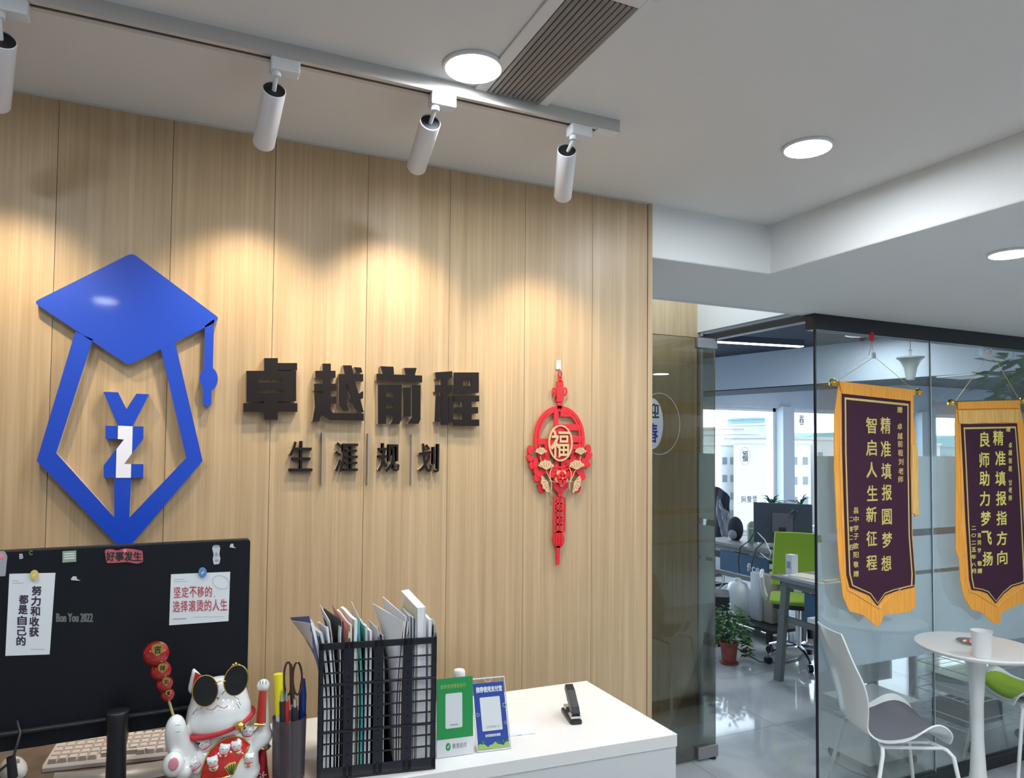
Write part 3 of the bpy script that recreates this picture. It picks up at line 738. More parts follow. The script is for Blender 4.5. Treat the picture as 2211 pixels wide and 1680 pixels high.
# the top ends where the darker desk begins
top = [(c00.x, c00.y), (c10.x, c10.y), (c11.x, c11.y), (c01.x, c01.y)]
MB().prism(top, DZ-.028, DZ).build('counter_top', 'counter_white', ct, bevel=.0012)
ins = lambda P_, d: [(P_[0][0]+cu_.x*d*0+cn_.x*d, P_[0][1]+cn_.y*d), (P_[1][0]-.002+cn_.x*d, P_[1][1]+cn_.y*d), (P_[2][0]-.002, P_[2][1]-d), (P_[3][0], P_[3][1]-d)]
MB().prism(ins(top, .003), .0, DZ-.0285).build('body', 'counter_side', ct)
dk = thing('dark_desk', 'dark brown desk surface under the keyboard and monitor', 'desk', (-.4, 1.5, 0))
MB().bx(-1.6, c00.x-.003, 1.16, WY-.02, DZ-.03, DZ-.001).build('desk_top', 'desk_brown', dk, bevel=.0015)
MB().bx(-1.6, c00.x-.01, 1.2, 1.22, .0, DZ-.03).build('front_panel', 'counter_side', dk)
MB().bx(-1.6, -1.57, 1.22, WY-.04, .0, DZ-.03).build('side_panel', 'counter_side', dk)

# monitor seen from behind
MY = 1.5
mo = thing('monitor', 'large black monitor seen from behind on a column stand', 'monitor', (-.1, MY, DZ))
a, b = on_y(541, 1164, MY), on_y(533, 1557, MY)
mw = .62; xr = a.x; zt, zb_ = a.z, b.z+.012
rot = Matrix.Translation((xr, MY, 0)) @ Matrix.Rotation(math.radians(2.0), 4, 'Z') @ Matrix.Translation((-xr, -MY, 0))
m = MB().rbx(-mw, 0, zb_, zt, 0, .022, .006, rot @ Matrix.Translation((xr, MY+.022, 0)) @ Matrix.Rotation(PI/2, 4, 'X')); m.build('shell', 'monitor_black', mo, bevel=.002)
m = MB().bx(xr-mw+.004, xr-.004, MY+.0222, MY+.0235, zb_+.006, zt-.004, rot); m.build('screen', 'screen_black', mo)
def mp(x, y, d=0):                    # point on the back of the monitor
    n = rot.to_3x3() @ Vector((0, -1, 0)); o = Vector((xr, MY, 0)); r = ray(x, y); t = (o-CAM).dot(n)/r.dot(n); return CAM+r*t+n*d
m = MB().bx(xr-mw+.06, xr-.06, MY-.010, MY+.001, zb_+.028, zb_+.036, rot); m.build('port_ridge', 'black_metal', mo, bevel=.003)
q = mp(258, 1545); sx_ = q.x
st = MB(); st.lathe([(.020, 0), (.0165, .04), (.0155, .10), (.0155, .13), (.0185, .154), (.0190, .162), (.017, .164)], (sx_, MY-.052, DZ+.008), 28); st.build('column', 'black_metal', mo, smooth=True, angle=60)
st = MB().rbx(sx_-.016, sx_+.016, MY-.055, MY+.002, DZ+.11, DZ+.155, .004); st.build('mount', 'black_metal', mo, bevel=.003)
st = MB().rbx(sx_-.11, sx_+.11, MY-.13, MY+.005, DZ-.0005, DZ+.009, .03, n=6); st.build('base', 'black_metal', mo, bevel=.002)
st = MB().prism(ell(sx_, 0, .006, .011, 16), MY-.0692, MY-.067, lambda u, v, w: (u, w, v+DZ+.045)); st.build('cable_hole', 'screen_black', mo)
# cable from the left edge of the monitor
cb = thing('power_cable', 'black cable with plug hanging below the monitor', 'cable', tuple(mp(30, 1640, .03)))
pts = [tuple(mp(x, y, d)) for x, y, d in ((-60, 1665, .05), (0, 1648, .05), (38, 1618, .045), (50, 1570, .03), (40, 1552, .012))]
MB().tube(pts, .0022, 8).build('cord', 'black_metal', cb, smooth=True)
MB().tube([tuple(mp(x, y, .045)) for x, y in ((34, 1612), (38, 1655))], [.0065, .0075], 12).build('plug', 'black_metal', cb, smooth=True)
MB().tube([tuple(mp(x, y, .045)) for x, y in ((37, 1655), (31, 1680), (24, 1720))], .0028, 8).build('lower_cord', 'black_metal', cb, smooth=True)

# papers, magnets and stickers on the back of the monitor
def mframe(x0, y0, d=.0015):
    o = mp(x0, y0, d); U = rot.to_3x3() @ Vector((1, 0, 0)); N = rot.to_3x3() @ Vector((0, -1, 0))
    return o, U, N
def mpoly(pts, d0=.0003, d1=.0011):
    A = [mp(x, y, d0) for x, y in pts]; B = [mp(x, y, d1) for x, y in pts]; n = len(pts)
    return MB().add([*A, *B], [tuple(range(n))[::-1], tuple(range(n, 2*n))]+[(i, (i+1) % n, (i+1) % n+n, i+n) for i in range(n)])
def zm(pts): return [(x/3.169, 1150+y/3.169) for x, y in pts]
def mtext(mb, s, box, d, bold=0, dep=.0002, skew=0):
    """text into a quadrilateral of photograph pixels (x0,y0,x1,y1) lying on the monitor's back"""
    (x0, y0, x1, y1) = box; A, B, D_ = mp(x0, y1), mp(x1, y1+skew), mp(x0, y0)
    U = (B-A); V = (D_-A); N = rot.to_3x3() @ Vector((0, -1, 0)); vs, fs = glyph(s)
    for k, (a_, b_) in enumerate(((0, 0),) if not bold else ((bold, bold), (-bold, bold), (bold, -bold), (-bold, -bold), (0, 0))):
        mb.add([A+U*(x+a_)+V*(y+b_)+N*(d+dep*z+k*1e-6) for x, y, z in vs], fs)
c1 = thing('postcard', 'tall white card with two columns of black characters, on the left of the monitor back', 'card', tuple(mp(60, 1415)))
mpoly(zm([(65, 282), (380, 275), (340, 833), (37, 843)])).build('card', 'card_white', c1)
m = MB()
for ch, (x, y) in zip('努力和收获', ((252, 397), (247, 468), (242, 537), (236, 608), (233, 678))): mtext(m, ch, ((x-31)/3.169, 1150+(y-31)/3.169, (x+31)/3.169, 1150+(y+31)/3.169), .0012, .035)
for ch, (x, y) in zip('都是自己的', ((163, 457), (158, 527), (152, 600), (150, 672), (145, 740))): mtext(m, ch, ((x-30)/3.169, 1150+(y-30)/3.169, (x+30)/3.169, 1150+(y+30)/3.169), .0012, .035)
m.build('lettering', 'ink_purple', c1)
m = MB()
for x0, x1, y in ((85, 130, 327), (85, 160, 343), (212, 305, 796)): m.add([mp(a_/3.169, 1150+b_/3.169, .0013) for a_, b_ in ((x0, y), (x1, y), (x1, y+3), (x0, y+3))], [(0, 1, 2, 3)])
m.build('small_print', 'ink_grey', c1, kind='stuff')
c2 = thing('postcard', 'wide white card with two rows of red characters, on the right of the monitor back', 'card', tuple(mp(430, 1345)))
mpoly(zm([(1170, 285), (1575, 268), (1563, 605), (1157, 634)])).build('card', 'card_white', c2)
m = MB()
for k, ch in enumerate('坚定不移的'): x = 1213+k*53.5; y = 410-k*1.5; mtext(m, ch, ((x-23)/3.169, 1150+(y-36)/3.169, (x+23)/3.169, 1150+(y+36)/3.169), .0012, .02, skew=-.5)
for k, ch in enumerate('选择滚烫的人生'): x = 1207+k*54; y = 506-k*2; mtext(m, ch, ((x-23)/3.169, 1150+(y-38)/3.169, (x+23)/3.169, 1150+(y+38)/3.169), .0012, .02, skew=-.5)
m.tube([mp(1470/3.169, 1150+430/3.169, .0014), mp(1467/3.169, 1150+440/3.169, .0014)], .0005, 5)
m.build('lettering', 'ink_red', c2)
m = MB()
for x0, x1, y, th in ((1190, 1260, 320, 3), (1190, 1280, 335, 3), (1182, 1275, 588, 7), (1318, 1535, 577, 2)): m.add([mp(a_/3.169, 1150+b_/3.169, .0013) for a_, b_ in ((x0, y), (x1, y-4), (x1, y+th-4), (x0, y+th))], [(0, 1, 2, 3)])
m.tube([mp((1512+57*math.cos(t*.2618))/3.169, 1150+(338+46*math.sin(t*.2618)+10*math.cos(t*.2618))/3.169, .0013) for t in range(24)], .0003, 5, closed=True)
m.build('small_print', 'ink_grey', c2, kind='stuff')
for (x, y), mt_, lab in (((237, 288), 'gold_paint', 'round pale gold magnet holding the tall card'), ((1385, 271), 'tape_blue', 'round blue magnet holding the wide card')):
    t = thing('magnet', lab, 'magnet', tuple(mp(x/3.169, 1150+y/3.169))); rx, ry = 29, 34
    mpoly(zm(ell(x, y, rx, ry, 24)), .0012, .006).build('disc', mt_, t, bevel=.0006)
    mpoly(zm([(x-4, y+14), (x-10, y), (x+2, y-4), (x+6, y-16), (x+10, y-2), (x+2, y+2)]), .006, .0064).build('emblem', 'card_white', t)
rb = thing('word_magnet', 'dark red magnet shaped as four characters on the monitor top edge', 'magnet', tuple(mp(268, 1215)))
mpoly(zm(rounded([(717, 118), (760, 112), (800, 125), (855, 108), (905, 112), (975, 125), (980, 200), (940, 212), (870, 200), (800, 205), (730, 208), (722, 160)], 12)), .0005, .003).build('backing', 'ink_red', rb)
m = MB()
for k, ch in enumerate('好事发生'): x = 757+k*62; mtext(m, ch, ((x-28)/3.169, 1150+130/3.169, (x+28)/3.169, 1150+192/3.169), .0032, .03)
m.build('lettering', 'ink', rb)
mpoly(zm(ell(855, 122, 12, 12, 12)), .003, .005).build('pink_flower', 'pink', rb)
gc = thing('green_sticker', 'small green rectangular magnet with pale lines', 'magnet', tuple(mp(150, 1210)))
mpoly(zm([(428, 128), (522, 122), (522, 198), (428, 205)]), .0004, .002).build('plate', 'green_bin', gc)
for y in (142, 158, 174): mpoly(zm([(440, y), (512, y-4), (512, y+3), (440, y+7)]), .002, .0023).build('line', 'card_white', gc)
fg = thing('figure_sticker', 'small grey sticker of a standing figure with a hat', 'sticker', tuple(mp(468, 1218)))
mpoly(zm(rounded([(1450, 105), (1465, 85), (1492, 85), (1507, 103), (1500, 150), (1508, 175), (1500, 215), (1462, 218), (1455, 180), (1462, 150)], 8)), .0004, .0012).build('outline', 'paper_grey', fg)
for x, y, rx, ry in ((1480, 92, 24, 8), (1480, 150, 12, 16), (1482, 190, 14, 8)): mpoly(zm(ell(x, y, rx, ry, 12)), .0013, .0016).build('print', 'ink_grey', fg)
for (x, y, w_, h_, lab) in ((1588, 92, 16, 9, 'tiny white clip shape at the top right corner of the monitor'), (512, 315, 24, 9, 'tiny silver hat shaped magnet below the green magnet')):
    t = thing('small_magnet', lab, 'magnet', tuple(mp(x/3.169, 1150+y/3.169)))
    mpoly(zm([(x-w_, y-h_*.2), (x-w_*.5, y-h_*1.8), (x+w_*.5, y-h_*1.6), (x+w_*.6, y+h_*.3), (x+w_*1.6, y+h_*1.5), (x-w_, y+h_*.9)]), .0005, .003).build('body', 'paper_grey', t)
lt = thing('letter_magnet', 'small grey letter B on the monitor top left', 'magnet', tuple(mp(46, 1205))); m = MB(); mtext(m, 'B', (42.5, 1196, 50, 1206), .0004, .04, .002); m.build('letter', 'paper_grey', lt)
lt = thing('letter_magnet', 'small green letter C on the monitor top left', 'magnet', tuple(mp(66, 1196))); m = MB(); mtext(m, 'C', (63, 1189, 70, 1198), .0004, .06, .002); m.build('letter', 'leaf_mid', lt)
pw = thing('word_sticker', 'faint dark lettering stuck on the monitor beside the tall card', 'sticker', tuple(mp(160, 1343))); m = MB(); mtext(m, 'Bon You 2022', (122, 1324, 200, 1343), .0003, .012, .0003); m.build('lettering', 'desk_leg', pw)
dl = thing('photo_sticker', 'small grey and mauve figure stickers at the left edge of the monitor', 'sticker', tuple(mp(5, 1244)))
mpoly(zm(rounded([(-60, 130), (30, 125), (52, 160), (45, 215), (38, 298), (-60, 300)], 10)), .0004, .0014).build('outline', 'ink_grey', dl)
mpoly(zm(ell(-5, 160, 36, 20, 16)), .0014, .002).build('print', 'pink', dl)

# keyboard, rest and mouse
kp = [on_z(90, 1658, DZ+.01), on_z(130, 1615, DZ+.01), on_z(445, 1620, DZ+.01)]
KO = Vector((kp[0].x, kp[0].y, DZ)); ang = math.atan2(kp[2].y-kp[0].y, kp[2].x-kp[0].x)
kb = thing('keyboard', 'cream white mechanical keyboard under the monitor', 'keyboard', tuple(KO), ang)
tilt = Matrix.Rotation(math.radians(5), 4, 'X')
MB().prism([(0, 0), (.098, 0), (.098, .024), (.004, .014), (0, .008)], 0, .33, lambda u, v, w: (w, u, v)).build('case', 'key_cap', kb, local=True, bevel=.0015)
km = MB()
km.add([(x*s_+cx_, y*s_+cy_, z) for z, s_, in ((0, 1), (.009, .78)) for cx_, cy_ in ((0, 0),) for x, y in ((-.0082, -.0082), (.0082, -.0082), (.0082, .0082), (-.0082, .0082))],
       [(3, 2, 1, 0), (4, 5, 6, 7), (0, 1, 5, 4), (1, 2, 6, 5), (2, 3, 7, 6), (3, 0, 4, 7)])
k0 = None
for r_ in range(5):
    for c_ in range(18):
        if r_ == 0 and 4 < c_ < 9: continue
        l = (.016+c_*.0175, .012+r_*.0172, .0145+r_*.0016)
        if k0 is None: k0 = km.build('key', 'key_cap', kb, local=True, bevel=.0008); k0.location = l; k0.rotation_euler = (math.radians(5), 0, 0)
        else: cc = k0.copy(); C.objects.link(cc); cc.location = l
MB().rbx(.10, .19, .008, .016, .014, .0235, .002).build('space_bar', 'key_cap', kb, local=True)
tr_ = thing('silver_rest', 'curved silver rest with a blue strip in front of the keyboard', 'rest', tuple(on_z(260, 1668, DZ)))
def rest(u, v):
    x = 120+330*u; y = 1672-44*u**1.5; q = on_z(x, y, DZ+.012+.016*math.sin(PI*min(1, u+.15))); return q+Vector((0, -.03*v, -.024*v*v*(1-u*.5)))
MB().grid(rest, 16, 6, .004).build('shell', 'tray_silver', tr_, smooth=True)
MB().grid(lambda u, v: rest(.08+.10*u, .05+.8*v)+Vector((0, -.001, .0008)), 4, 5, .001).build('blue_strip', 'tape_blue', tr_, smooth=True)
ms_ = thing('mouse', 'white computer mouse at the left edge of the desk', 'mouse', tuple(on_z(28, 1672, DZ)), .5)
MB().lathe([(.020, .001), (.0215, .008), (.020, .018), (.014, .027), (.006, .031), (0, .032)], n=24, sy=1.7).build('shell', 'white_plastic', ms_, local=True, smooth=True)
MB().bx(-.0006, .0006, -.02, 0, .028, .0325).build('button_gap', 'ink_grey', ms_, local=True)
MB().cyl((-.003, -.018, .029), (.003, -.018, .029), .005).build('wheel', 'ink_grey', ms_, local=True, smooth=True)
pt = thing('pack_of_paper', 'pale paper edge lying behind the keyboard', 'paper', tuple(on_z(240, 1590, DZ)))
a, b = on_z(160, 1604, DZ), on_z(252, 1588, DZ); MB().prism([(a.x, a.y), (b.x, b.y), (b.x+.01, b.y+.07), (a.x+.01, a.y+.05)], DZ, DZ+.012).build('sheets', 'paper', pt)
ob = on_z(86, 1607, DZ); one(MB().rbx(ob.x-.014, ob.x+.014, ob.y-.01, ob.y+.01, DZ, DZ+.01, .004), 'orange_eraser', 'orange', 'small orange block on the desk behind the cable', 'eraser')
# ------------------------------------------------------------------ lucky cat figurine
CY = 1.435
def cp(x, y, d=0): return on_y(x, y, CY+d)
def c6(x, y, d=0): return cp(340+x/6.46, 1420+y/6.46, d)
K = 1/1150
cat = thing('lucky_cat_figurine', 'white ceramic lucky cat figurine in round dark sunglasses', 'figurine', (cp(475, 1700).x, CY, DZ))
def rz2(a): return Matrix.Rotation(math.radians(a), 3, 'Y')
m = MB()
q = cp(478, 1652); m.ball((q.x, CY, q.z), (76*K, 62*K, 78*K), 32)
m.ball((q.x, CY, DZ+.036), (80*K, 60*K, .035), 32)
q = cp(473, 1545); m.ball((q.x, CY, q.z), (66*K, 58*K, 46*K), 32)
q = cp(474, 1530); m.ball((q.x, CY, q.z), (64*K, 56*K, 46*K), 32)
q = cp(475, 1514); m.ball((q.x, CY+.001, q.z), (59*K, 51*K, 44*K), 32, rot=rz2(4))
q = cp(478, 1500); m.ball((q.x, CY+.002, q.z), (53*K, 46*K, 38*K), 32, rot=rz2(6))
for (tip, b1, b2) in (((418, 1447), (410, 1505), (450, 1468)), ((508, 1440), (495, 1468), (528, 1492))):
    T = cp(*tip); A, B = cp(*b1), cp(*b2); N = 6
    for k in range(N+1):
        t = k/N; c_ = (A+B)/2*(1-t)+T*t; m.ball((c_.x, CY+.004, c_.z), ((B-A).length*.5*(1-t*.82), .014*(1-t*.7), (B-A).length*.32*(1-t*.7)), 14)
for k in range(7):                                    # arm holding the stick
    t = k/6; q = cp(379+20*t**2, 1577+48*t, -.030+.012*t); m.ball(tuple(q), ((21+4*t)*K, (20+3*t)*K, 33*K), 16)
q = cp(374, 1651, -.052); m.ball(tuple(q), (21*K, .019, 26*K), 20)     # foot
q = cp(392, 1658, -.030); m.ball(tuple(q), (24*K, .03, 24*K), 16)
for k in range(6):                                    # beckoning arm
    t = k/5; q = cp(550+18*t, 1600-14*t); m.ball((q.x, CY-.004, q.z), (20*K, 20*K, 22*K), 16)
for k in range(9):
    t = k/8; q = cp(570-2*t, 1580-92*t); m.ball((q.x, CY-.004, q.z), ((15-5*t)*K, 13*K, 14*K), 14)
q = cp(568, 1478); m.ball((q.x, CY-.006, q.z), (15*K, 14*K, 15*K), 18)
body = m.build('body', 'ceramic', cat, remesh=.0022)
def surf(x, y, d): q = cp(x, y, d); return q
m = MB(); T, A, B = cp(421, 1453, -.012), cp(412, 1500, -.014), cp(444, 1466, -.018)
m.add([T, A, B, T+Vector((0, .006, 0)), A+Vector((0, .008, 0)), B+Vector((0, .008, 0))], [(0, 1, 2), (3, 5, 4), (0, 3, 4, 1), (1, 4, 5, 2), (2, 5, 3, 0)]); m.build('inner_ear', 'ceramic_red', cat, label='red inside of the ear with gold spots')
m = MB()
for x, y in ((503, 1436), (509, 1433), (515, 1436), (508, 1440), (516, 1441), (500, 1441)): q = cp(x, y, -.016); m.ball(q, .0028, 8)
m.build('ear_gilding', 'gold', cat, smooth=True, kind='stuff')
# collar and bell
cq = cp(474, 1572); pts = []
for k in range(40):
    t = 2*PI*k/40; pts.append((cq.x+66*K*math.cos(t), CY+52*K*math.sin(t), cq.z+.012+.0125*math.cos(t)+.004*math.sin(t)))
MB().tube(pts, .0052, 10, closed=True).build('collar', 'cord_red', cat, smooth=True)
q = cp(518, 1568, -.050)
bl = MB().ball(q, .0088, 16).build('bell', 'gold', cat, smooth=True); bl_q = q
MB().bx(q.x-.0006, q.x+.0006, q.y-.0092, q.y-.004, q.z-.008, q.z).build('bell_slit', 'ink', bl)
# sunglasses
for x, y, rx, ry, a in ((443, 1491.5, 23, 30.5, 6), (509.5, 1468.5, 22.5, 30, -6)):
    q = cp(x, y, -.048); fr2 = lambda u, v, w, q=q: (q.x+u, q.y-w, q.z+v)
    MB().prism([(px_*math.cos(math.radians(a))-py_*math.sin(math.radians(a)), px_*math.sin(math.radians(a))+py_*math.cos(math.radians(a))) for px_, py_ in ell(0, 0, rx*K*1.02, ry*K*1.02, 36)], 0, .0015, fr2).build('lens', 'lens_black', cat)
    pp = [fr2(px_*math.cos(math.radians(a))-py_*math.sin(math.radians(a)), px_*math.sin(math.radians(a))+py_*math.cos(math.radians(a)), .001) for px_, py_ in ell(0, 0, rx*K*1.04, ry*K*1.04, 36)]
    MB().tube(pp, .00095, 6, closed=True).build('lens_rim', 'gold', cat, smooth=True)
MB().tube([cp(465, 1477, -.049), cp(475, 1470, -.053), cp(487, 1471, -.049)], .0009, 6).build('bridge', 'gold', cat, smooth=True)
MB().tube([cp(420, 1497, -.048), cp(412, 1500, -.01)], .0009, 6).build('temple', 'gold', cat, smooth=True)
# painted face: nose, smile, whiskers, forehead mark
def hug(pts, r, mt_, name, d0=-.0495, smooth=True, parent=None):
    """line on the head: depth follows the head's curve"""
    P = []
    for x, y in pts:
        q0 = on_y(x, y, CY-.03); dx = (q0.x-cp(474, 1540).x)/(68*K); dz = (q0.z-cp(474, 1540).z)/(56*K)
        P.append(on_y(x, y, CY-58*K*math.sqrt(max(.02, 1-dx*dx*.96-dz*dz*.35))-.0012))
    return MB().tube(P, r, 6).build(name, mt_, parent or cat, smooth=smooth)
hug([(338+x/6.46, 1420+y/6.46) for x, y in ((690, 712), (740, 728), (800, 715), (850, 662), (885, 690), (945, 705), (1000, 672))], .00075, 'ink_red', 'smile')
hug([(468.5, 1507), (471, 1511), (473, 1508), (468.5, 1507)], .0016, 'gold', 'nose')
hug([(470, 1479), (471, 1484)], .0017, 'pink', 'forehead_mark')
hug([(479, 1500), (483, 1494), (488, 1491)], .0007, 'ink', 'closed_eye')
for a, b in (((429, 1526), (416, 1543)), ((436, 1528), (424, 1536)), ((511, 1519), (517, 1530)), ((514, 1514), (520, 1523)), ((505, 1504), (516, 1511))): hug([a, ((a[0]+b[0])/2, (a[1]+b[1])/2-1), b], .0005, 'ink', 'whisker')
# paws
for x in (562, 567.5, 574): q = cp(x, 1474, -.0185); MB().tube([q+Vector((0, .001, .003)), q+Vector((0, -.0005, 0)), q+Vector((0, .001, -.003))], .0006, 6).build('claw_line', 'ink', cat)
q = cp(374.5, 1650, -.071); MB().ball(q, (9.5*K, .0022, 13*K), 18).build('paw_pad', 'pink', cat, smooth=True)
for y in (1566, 1581): q = cp(384, y, -.052); MB().tube([q+Vector((-.004, .001, 0)), q+Vector((0, -.001, .0005)), q+Vector((.004, .001, 0))], .0004, 6).build('claw_line', 'ink', cat)
# scroll on the arm
q0, q1 = c6(1420, 460, -.018), c6(1400, 905, -.020)
def scr(u, v): top = c6(1427+88*u, 460, -.0165-.003*math.sin(PI*u)); bot = c6(1385+112*u, 905, -.019-.003*math.sin(PI*u)); return top*(1-v)+bot*v
MB().grid(scr, 4, 6, .002).build('scroll', 'ceramic_red', cat, smooth=True)
MB().tube([c6(1350, 935, -.021), c6(1495, 938, -.021)], .0030, 10).build('scroll_bar', 'gold', cat, smooth=True)
for xa, xb in ((1420, 1378), (1520, 1505)): MB().tube([c6(xa, 455, -.018), c6(xb, 905, -.021)], .0009, 6).build('scroll_edge', 'gold', cat)
# fan panel on the belly
def belly(x, y, lift=0):
    q0 = on_y(x, y, CY-.04); o = cp(478, 1655); dx = (q0.x-o.x)/(78*K); dz = (q0.z-o.z)/(92*K)
    return on_y(x, y, CY-62*K*math.sqrt(max(.05, 1-dx*dx-dz*dz))-lift)
def b6(x, y, lift=0): return belly(340+x/6.46, 1420+y/6.46, lift)
def patch(cpt, pts, name, mt_, lift, label=None, parent=None, rings=4):
    m = MB(); n = len(pts); vs = [b6(cpt[0], cpt[1], lift)]
    for r_ in range(1, rings+1):
        for x, y in pts: t = r_/rings; vs.append(b6(cpt[0]+(x-cpt[0])*t, cpt[1]+(y-cpt[1])*t, lift))
    vs += [b6(x, y, lift-.006) for x, y in pts]
    fs = [(0, 1+i, 1+(i+1) % n) for i in range(n)]
    for r_ in range(rings):
        a = 1+r_*n
        fs += [(a+i, a+n+i, a+n+(i+1) % n, a+(i+1) % n) for i in range(n)]
    m.add(vs, fs); return m.build(name, mt_, parent or cat, smooth=True, label=label)
fanp = [(600, 1680), (620, 1560), (660, 1440), (730, 1300), (830, 1200), (950, 1125), (1080, 1095), (1200, 1130), (1290, 1215), (1240, 1320), (1180, 1400), (1120, 1480), (1090, 1560), (1050, 1640), (900, 1680)]
fanp = [(x, min(y, 1720)) for x, y in fanp]
f_ = patch((900, 1400), fanp, 'fan_panel', 'ceramic_red', .0025)
ed = [b6(x, y, .0035) for x, y in fanp]; MB().tube(ed, .0013, 6, closed=True).build('fan_border', 'gold', cat, smooth=True)
patch((1010, 1540), [(930, 1530), (1000, 1470), (1090, 1450), (1110, 1500), (1075, 1600), (1000, 1640)], 'fan_base', 'gold_paint', .0042)
for a in range(5):
    x, y = 940+a*36, 1540-a*15+(a-2)**2*4
    MB().tube([b6(1010+a*8, 1625, .006), b6(x+20, y-20, .006)], .0009, 6).build('fan_rib', 'leaf_dark', cat)
def minicat(x, y, s, a, lab, hold=None):
    q = b6(x, y, .009 if x < 700 else .003); c_ = MB(); Mx = Matrix.Translation(q) @ Matrix.Rotation(math.radians(a), 4, 'Y') @ Matrix.Scale(s, 4)
    c_.ball((0, 0, 0), (.0105, .008, .009), 16, Mx); c_.ball((0, 0, -.011), (.0095, .007, .009), 14, Mx)
    for sg in (-1, 1): c_.lathe([(.0042, 0), (.0028, .003), (0, .0058)], (sg*.0068, 0, .0055), 8, Mx)
    o = c_.build('small_cat', 'ceramic', cat, remesh=.001, label=lab)
    for sg in (-1, 1):
        MB().tube([Mx @ Vector((sg*.0042+.0022*math.cos(t), -.0077, .0005+.0018*math.sin(t))) for t in (0, .8, 1.57, 2.35, PI)], .00035*s, 5).build('eye', 'ink', o)
    MB().tube([Mx @ Vector((dx, -.0083, dz)) for dx, dz in ((-.0028, -.0032), (-.0012, -.0045), (0, -.0034), (.0012, -.0045), (.0028, -.0032))], .0003*s, 5).build('mouth', 'ink_red', o)
    MB().lathe([(.0080, -.0070), (.0088, -.0078), (.0080, -.0086)], n=16, M=Mx).build('neck_band', 'cord_red', o, smooth=True)
    if hold: MB().ball(Mx @ Vector((0, -.0065, -.012)), (.0035*s, .0022*s, .0035*s), 10).build('charm', hold, o, smooth=True)
    else: MB().ball(Mx @ Vector((-.007, -.002, .005)), (.0034*s, .003*s, .0026*s), 8).build('ear_patch', 'ink', o, smooth=True)
for args in ((655, 1190, 1.0, -25, None, None), (935, 1270, .95, 12, None, 'ceramic_red'), (1100, 1225, .95, -4, None, 'gold'), (770, 1445, .95, -10, None, 'gold'), (505, 1480, 1.05, -30, None, None), (1262, 1020, 1.0, 10, None, None), (1275, 1395, .95, 4, None, 'orange')): minicat(*args)
patch((450, 1270), ell(450, 1270, 26, 75, 16), 'gold_medal', 'gold_paint', .002)
# string of red berries held in the paw: a thing of its own
st_ = thing('berry_skewer', 'glossy red skewer of four balls with gold plaques, held by the cat', 'ornament', tuple(cp(380, 1555, -.03)))
MB().tube([cp(363, 1508, -.03), cp(375, 1548, -.030), cp(384, 1580, -.026)], .0022, 8).build('stick', 'bamboo', st_, smooth=True)
for k, (x, y, r_, gx, gy, gr) in enumerate(((337, 1412, 25, 340.5, 1402, 13), (347, 1448, 20, 351, 1442, 10), (355, 1476, 16, 359, 1471, 8), (362, 1500, 13, 364, 1496, 6.5))):
    q = cp(x, y, -.03); bb = MB().ball(q, r_*K, 24).build('ball', 'berry_red', st_, smooth=True)
    g_ = on_y(gx, gy, CY-.03-r_*K*.93); fr3 = lambda u, v, w, g_=g_: (g_.x+u, g_.y-w, g_.z+v)
    e = gr*K; MB().prism(rounded([(-e*.85, e*.75), (0, e*1.0), (e*.85, e*.75), (e*.8, -e*.3), (0, -e*1.15), (-e*.8, -e*.3)], e*.35), -.003, .0012, fr3).build('plaque', 'gold', bb)
    mm = MB(); put(mm, '吉祥如意'[k], fr3, -e*.45, -e*.6, e*.9, e*1.1, .0012, .0018, e*.03); mm.build('character', 'ink', bb)
# red cloth with a flower beside the cat, tangled white ties
rc = thing('red_cloth', 'red cloth with a white flower hanging beside the cat', 'cloth', tuple(cp(565, 1680, .03)))
def clo(u, v): x = 557+14*v*0+u*(16+12*v); y = 1618+75*v; q = cp(x-2*v, y, .012+.006*math.sin(u*7+v*3)); return q
MB().grid(clo, 8, 10, .0012).build('fabric', 'cord_red', rc, smooth=True)
for k in range(5):
    q = cp(567, 1674, .006); t = k*1.2566; MB().tube([q, q+Vector((math.cos(t)*.007, 0, math.sin(t)*.007))], [.0006, .0012], 6).build('petal', 'ceramic', rc)
wt = thing('white_ribbon', 'crumpled white and gold ribbon behind the cat', 'ribbon', tuple(cp(575, 1600, .05)))
for k in range(3): MB().tube([cp(556+6*math.cos(t*.9+k)*1+t*3, 1604+9*math.sin(t*1.1+k*2)+k*6, .04+.004*math.sin(t)) for t in range(9)], .0022, 6).build('loop', 'ceramic' if k != 1 else 'gold_paint', wt, smooth=True)

# ------------------------------------------------------------------ pen cup and what stands in it
pq = on_z(622, 1693, DZ); kx = 1/((pq-CAM).dot(fwd))*F
cup = thing('pen_cup', 'smoky transparent pen cup beside the black file holder', 'cup', tuple(pq))
R1 = 36/kx; hc = on_y(622, 1547, pq.y).z-DZ
MB().lathe([(R1*.92, .001), (R1, hc), (R1-.0014, hc), (R1*.92-.0014, .004), (0, .004)], n=32).build('cup_wall', 'cup_smoke', cup, local=True, smooth=True)
MB().lathe([(0, .0), (R1*.92, .0), (R1*.93, .012), (0, .012)], n=32).build('cup_base', 'pink', cup, local=True, smooth=True, label='pinkish base seen through the cup')
def stick(name, lab, cat_, pieces, x0, y0, x1, y1, d0, d1, group=None):
    """x,y of lower and upper end in the photo, d = offset behind the cup's axis"""
    A, B = on_y(x0, y0, pq.y+d0), on_y(x1, y1, pq.y+d1); t = thing(name, lab, cat_, tuple(A), 0, group)
    for nm, a, b, ra, rb_, mt_ in pieces: MB().cyl(A+(B-A)*a, A+(B-A)*b, ra, rb_, 14).build(nm, mt_, t, smooth=True)
    return t
stick('highlighter', 'yellow capped highlighter leaning in the pen cup', 'pen', [('barrel', 0, .60, .0065, .0065, 'card_white'), ('cap', .60, 1, .0078, .0085, 'yellow')], 606, 1675, 601, 1455, -.008, -.004)
